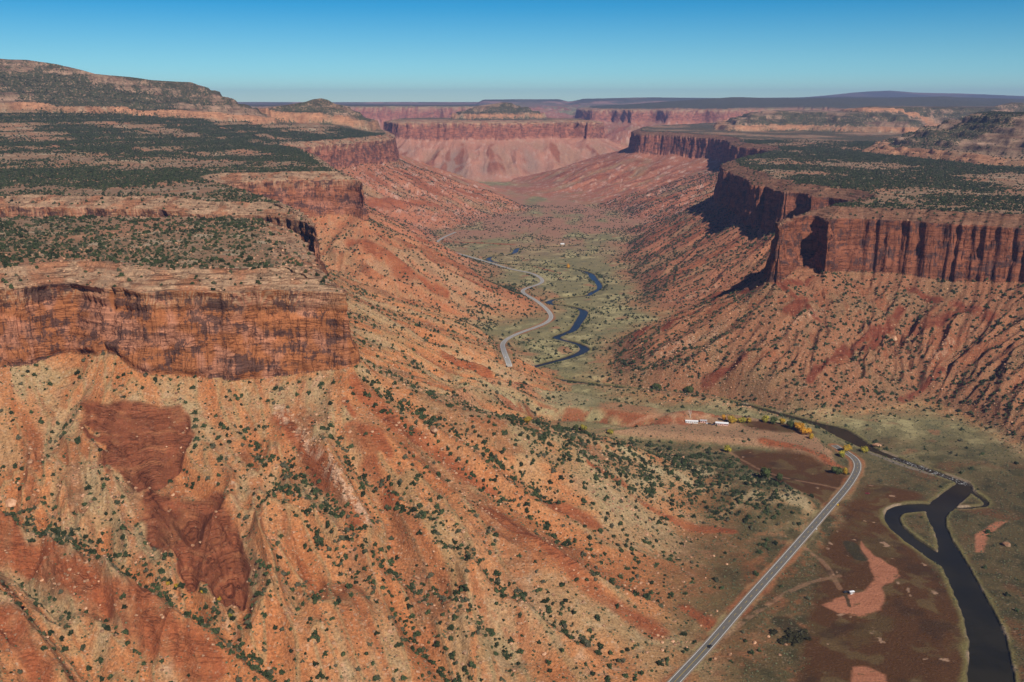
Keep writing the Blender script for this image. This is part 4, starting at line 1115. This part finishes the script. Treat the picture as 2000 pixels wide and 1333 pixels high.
for args in [
    (1497, 938, 15, 15.5, dkgreen, 'large round dark green cottonwood where the dirt track crosses the brown field'),
    (1522, 942, 10.5, 9.5, dkgreen, 'smaller dark green cottonwood just right of the large one by the dirt track'),
    (1412, 822, 9, 8, amber, 'small amber cottonwood just right of the pink building at the end of the row'),
    (1430, 827, 9.5, 13, gold, 'golden cottonwood with a dark base between the pink building and the meadow'),
    (1449, 826, 8, 12, lime, 'yellow green cottonwood beside the golden one behind the brown field'),
    (1462, 826, 7, 9, gold, 'low golden cottonwood ending the clump nearest the pink building'),
    (1495, 826, 9, 12, lime, 'yellow green cottonwood at the left of the middle riverside clump'),
    (1510, 828, 9, 13, dkgreen, 'dark green cottonwood in the middle of the riverside clump'),
    (1527, 829, 8, 11, gold, 'golden cottonwood at the right of the middle riverside clump'),
    (1545, 838, 10, 13, dkgreen, 'dark green cottonwood against the amber trees by the river bend'),
    (1560, 842, 10, 13, amber, 'tall amber cottonwood behind the brown field by the river bend'),
    (1575, 850, 10, 14, amber, 'broad amber cottonwood nearest the river bend'),
    (1584, 858, 7, 9, gold, 'low golden cottonwood at the foot of the amber trees'),
    (1421, 884, 9, 10, lime, 'yellow green tree beside the dirt track at the corner of the brown field'),
    (1655, 884, 9, 12, gold, 'golden cottonwood above the inside of the road bend'),
    (1645, 893, 8, 11, lime, 'yellow green cottonwood in front of the golden one above the road bend'),
    (1690, 884, 6, 13, lime, 'low spreading yellow tree on the river bank right of the road bend'),
    (1634, 926, 8, 13, dkgreen, 'dark green cottonwood on the inside of the road bend'),
    (1650, 926, 7, 10, gold, 'small golden cottonwood between the dark tree and the road'),
    (1110, 524, 10, 14, amber, 'lone orange cottonwood far up the valley beside the river'),
    (1283, 761, 7, 16, dkgreen, 'dark bushy tree on the flat left of the river upstream of the houses'),
    (1345, 767, 7, 17, dkgreen, 'dark bushy tree on the flat just above the white house'),
    (1140, 842, 8, 10, lime, 'yellow green tree under the red bank where the dirt track ends'),
    (1125, 842, 9, 9, dkgreen, 'dark tree under the red bank next to the yellow green one'),
    (1030, 826, 6, 10, gold, 'golden bush under the red bank left of the dirt track'),
    (1192, 848, 5, 10, lime, 'yellow green bush at the near edge of the dirt track')]:
    tree(*args)
for k, (px, py) in enumerate([(328, 1142), (345, 1147), (396, 1160), (428, 1174), (450, 1205), (505, 1052)][:5]):
    bmq = leafy('', 160, 1.9, 1.7, .4, 70 + k, .3); stem_into(bmq, 1.2, .15)
    o = bm_obj('yellow_shrub', bmq, gold if k != 4 else lime); o.location = ground_at(px, py)
    tag(o, 'small yellow shrub in the wooded gully under the dark red slab', 'shrub', 'yellow shrubs in the gully')
g = np.random.default_rng(77)
for k in range(34):
    px, py = 1548 + g.normal(0, 19), 1247 + g.normal(0, 11)
    bmq = leafy('', 120, 2.2, 1.6, .42, 100 + k % 7, .3) if k < 7 else None
    if bmq is not None: me_t = bm_obj('thicket_bush', bmq, plain('bare_twigs', (.030, .026, .013), .9, .3, 1.0, .3, (.05, .045, .02), .1) if k == 0 else bpy.data.materials['bare_twigs']); o = me_t
    else:
        o = bpy.data.objects['thicket_bush' if k % 7 == 0 else 'thicket_bush.%03d' % (k % 7)].copy(); COL.objects.link(o)
    o.location = ground_at(px, py); o.rotation_euler = (0, 0, g.uniform(0, 6.28)); o.scale = (g.uniform(.7, 1.3),) * 3
    tag(o, 'dark leafless bush in the thicket at the near edge of the brown meadow', 'bush', 'bushes of the dark thicket')
def big_rock(px, py, s, seed, label):
    o = bm_obj('boulder', rock_bm(seed), rock_mat); o.location = ground_at(px, py); o.scale = (s, s, s * .9); tag(o, label, 'boulder')
big_rock(22, 986, 6.0, 61, 'huge rounded orange boulder at the left end of the wooded gully')
big_rock(1712, 872, 5, 62, 'pale orange boulder on the gravel bar across the river from the road bend')
big_rock(1966, 1066, 4, 63, 'square orange boulder on the flat right of the river')
big_rock(848, 962 - 120, 4, 64, 'grey boulder standing on the bare red strip below the left cliff')
big_rock(1745, 664, 7, 65, 'large block of fallen sandstone under the right cliff')
big_rock(60, 905, 3, 66, 'pale boulder on the sandy slope left of the dark red slab')

# ---- buildings
def box_bm(bm, x0, x1, y0, y1, z0, z1):
    v = [bm.verts.new(c) for c in ((x0, y0, z0), (x1, y0, z0), (x1, y1, z0), (x0, y1, z0), (x0, y0, z1), (x1, y0, z1), (x1, y1, z1), (x0, y1, z1))]
    for f in ((3, 2, 1, 0), (4, 5, 6, 7), (0, 1, 5, 4), (1, 2, 6, 5), (2, 3, 7, 6), (3, 0, 4, 7)): bm.faces.new([v[k] for k in f])
wall_white = plain('white_siding', (.72, .68, .64), .7, .08, .6)
wall_pink = plain('pink_siding', (.62, .38, .32), .75, .1, .6)
roof_pale = plain('pale_metal_roof', (.74, .72, .71), .5, .08, .5)
roof_grey = plain('grey_roof', (.40, .37, .36), .7, .12, .6)
glass = plain('dark_glass', (.02, .023, .028), .1, spec=.5)
door_mat = plain('brown_door', (.16, .08, .05), .6)
trim_yellow = plain('yellow_boards', (.50, .34, .12), .7)
def house(px, py, L, Wd, hgt, rz, wm, rm, label, nwin, cat='house', gap=0.0, wallname='wall'):
    p = ground_at(px, py); p.z -= .15
    o = empty('shed' if cat == 'shed' else 'house', p, rz, label, cat)
    bm = bmesh.new(); box_bm(bm, -L / 2, L / 2, -Wd / 2, Wd / 2, 0, hgt)
    for sx in (-1, 1):       # gable ends
        a = [bm.verts.new((sx * L / 2, -Wd / 2, hgt + .002)), bm.verts.new((sx * L / 2, Wd / 2, hgt + .002)), bm.verts.new((sx * L / 2, 0, hgt + Wd * .16))]
        bm.faces.new(a if sx > 0 else a[::-1])
    bm_obj(wallname, bm, wm, o)
    bm = bmesh.new(); e = .5
    for sy in (-1, 1):
        top0, top1 = hgt + Wd * .16 + .12, hgt - e * .32 + .12
        v = [bm.verts.new(c) for c in ((-L / 2 - e, 0, top0), (L / 2 + e, 0, top0), (L / 2 + e, sy * (Wd / 2 + e), top1), (-L / 2 - e, sy * (Wd / 2 + e), top1),
                                       (-L / 2 - e, 0, top0 - .1), (L / 2 + e, 0, top0 - .1), (L / 2 + e, sy * (Wd / 2 + e), top1 - .1), (-L / 2 - e, sy * (Wd / 2 + e), top1 - .1))]
        for f in ((0, 1, 2, 3), (7, 6, 5, 4), (3, 2, 6, 7), (0, 3, 7, 4), (1, 5, 6, 2)): bm.faces.new([v[k] for k in f])
    bm_obj('roof', bm, rm, o)
    for k in range(nwin):
        x = -L / 2 + L * (k + .5) / nwin
        bm = bmesh.new()
        if k == nwin // 2:
            box_bm(bm, x - .5, x + .5, -Wd / 2 - .06, -Wd / 2 + .02, .1, 2.2); bm_obj('door', bm, door_mat, o)
        else:
            box_bm(bm, x - .8, x + .8, -Wd / 2 - .05, -Wd / 2 + .02, 1.0, 2.1); bm_obj('window', bm, glass, o)
    return o
house(1351, 826, 15, 5, 2.6, -.12, wall_white, roof_pale, 'long white house with a pale roof on the terrace above the brown fields', 6)
house(1410, 830, 15, 6, 2.8, -.25, wall_pink, roof_pale, 'long pink house with a white roof right of the parked cars', 6)
house(1374, 825, 8, 5, 2.7, -.2, wall_pink, roof_grey, 'small pink outbuilding between the white house and the pink house', 3)
house(1098, 478, 11, 7, 3, .2, wall_white, roof_pale, 'tiny white building far up the valley beyond the river bends', 3)
house(1663, 1160, 3.4, 2.0, 2.3, .35, wall_white, roof_pale, 'small white shed with a yellowish end on the sand patch in the meadow', 2, 'shed')

# ---- vehicles and signs
paint = {k: plain(k + '_car_paint', c, .35, spec=.5) for k, c in dict(black=(.02, .02, .022), white=(.75, .75, .75), red=(.22, .012, .018), blue=(.03, .035, .05)).items()}
tyre_mat = plain('tyre_rubber', (.015, .015, .015), .9); rim_mat = plain('wheel_rim', (.35, .35, .36), .4, metal=.8); lamp_mat = plain('lamp_glass', (.6, .58, .5), .2)
def car(p, rz, pm, label, pickup=False):
    o = empty('pickup_truck' if pickup else 'car', p, rz, label, 'car')
    prof = [(-2.2, .45), (2.2, .45), (2.25, .75), (2.1, .95), (1.0, 1.02), (-2.1, 1.02), (-2.25, .8)]
    bm = bmesh.new()
    A = [bm.verts.new((x, -.9, z)) for x, z in prof]; B = [bm.verts.new((x, .9, z)) for x, z in prof]
    bm.faces.new(A); bm.faces.new(B[::-1])
    for k in range(len(prof)): q = (k + 1) % len(prof); bm.faces.new((A[q], A[k], B[k], B[q]))
    bmesh.ops.bevel(bm, geom=bm.edges[:], offset=.06, segments=2, affect='EDGES')
    body = bm_obj('body', bm, pm, o)
    x0, x1 = (-.6, .95) if pickup else (-1.75, 1.0)
    bm = bmesh.new()
    lo = [bm.verts.new(c) for c in ((x0, -.82, 1.01), (x1, -.82, 1.01), (x1, .82, 1.01), (x0, .82, 1.01))]
    hi = [bm.verts.new(c) for c in ((x0 + .3, -.68, 1.5), (x1 - .6, -.68, 1.5), (x1 - .6, .68, 1.5), (x0 + .3, .68, 1.5))]
    for k in range(4): bm.faces.new((lo[k], lo[(k + 1) % 4], hi[(k + 1) % 4], hi[k]))
    bm_obj('window', bm, glass, o)
    bm = bmesh.new(); box_bm(bm, x0 + .28, x1 - .58, -.69, .69, 1.5, 1.56); bm_obj('roof', bm, pm, o)
    for sx in (-1.38, 1.38):
        for sy in (-1, 1):
            bm = bmesh.new(); bmesh.ops.create_cone(bm, cap_ends=True, segments=14, radius1=.36, radius2=.36, depth=.24)
            bmesh.ops.rotate(bm, verts=bm.verts, matrix=__import__('mathutils').Matrix.Rotation(math.pi / 2, 3, 'X')); bmesh.ops.translate(bm, verts=bm.verts, vec=(sx, sy * .84, .36))
            wl = bm_obj('wheel', bm, tyre_mat, o)
            bm = bmesh.new(); bmesh.ops.create_cone(bm, cap_ends=True, segments=12, radius1=.2, radius2=.2, depth=.26)
            bmesh.ops.rotate(bm, verts=bm.verts, matrix=__import__('mathutils').Matrix.Rotation(math.pi / 2, 3, 'X')); bmesh.ops.translate(bm, verts=bm.verts, vec=(sx, sy * .845, .36))
            bm_obj('rim', bm, rim_mat, wl)
    for sy in (-.6, .6):
        bm = bmesh.new(); box_bm(bm, 2.2, 2.28, sy - .18, sy + .18, .68, .84); bm_obj('headlight', bm, lamp_mat, o)
    return o
def road_pose(n, px, py, side):
    q = ground_at(px, py); P = ROADS[n]
    k = int(np.argmin((P[:, 0] - q.x) ** 2 + (P[:, 1] - q.y) ** 2)); k = min(max(k, 1), len(P) - 2)
    t = P[k + 1] - P[k - 1]; t = t / np.linalg.norm(t); nn = np.array([t[1], -t[0]])
    return Vector((P[k, 0] + nn[0] * side, P[k, 1] + nn[1] * side, roadz[n][k] + .11)), math.atan2(t[1], t[0])
p, a = road_pose(0, 1386, 1262, 1.8); car(p, a, paint['black'], 'black car driving along the foreground road')
p, a = road_pose(1, 982, 700, -1.8); car(p, a + math.pi, paint['white'], 'white car on the straight piece of the far winding road')
car(ground_at(1694, 965), -.15, paint['red'], 'dark red pickup parked in the brown meadow right of the road', True)
car(ground_at(1652, 1158), .3, paint['blue'], 'dark car parked beside the small white shed')
car(ground_at(1386, 829), .5, paint['black'], 'black car parked left of the pink house')
car(ground_at(1392, 831), .2, paint['blue'], 'dark blue pickup parked against the pink house', True)
car(ground_at(1381, 828), 1.2, paint['white'], 'white car parked by the small pink outbuilding')
sign_yellow = plain('yellow_sign_plate', (.75, .48, .02), .5); sign_white = plain('white_sign_plate', (.8, .8, .78), .5); steel = plain('steel_post', (.3, .3, .3), .5, metal=.6)
def sign(p, rz, pm, diamond, label, s):
    o = empty('road_sign', p, rz, label, 'sign')
    bm = bmesh.new(); limb(bm, (0, 0, -.3), (0, 0, 2.6), .05, .05); bm_obj('post', bm, steel, o)
    bm = bmesh.new(); box_bm(bm, -s / 2, s / 2, -.075, -.055, -s / 2, s / 2)
    if diamond: bmesh.ops.rotate(bm, verts=bm.verts, matrix=__import__('mathutils').Matrix.Rotation(math.pi / 4, 3, 'Y'))
    bmesh.ops.translate(bm, verts=bm.verts, vec=(0, 0, 2.2)); bm_obj('plate', bm, pm, o)
p, a = road_pose(0, 1628, 992, 6.5); sign(p, a - math.pi / 2, sign_yellow, True, 'yellow diamond warning sign on the verge of the foreground road', 1.5)
p, a = road_pose(0, 1588, 1042, 6.0); sign(p, a - math.pi / 2, sign_white, False, 'small white sign on the verge of the foreground road', 1.1)
g = np.random.default_rng(5)
o = empty('bare_tree', ground_at(1348, 816), 0, 'pale leafless tree standing behind the long white house', 'tree')
bm_obj('trunk', trunk_bm(g, 12, 8, 5), plain('pale_bark', (.45, .36, .30), .9, .2, 2.0), o)
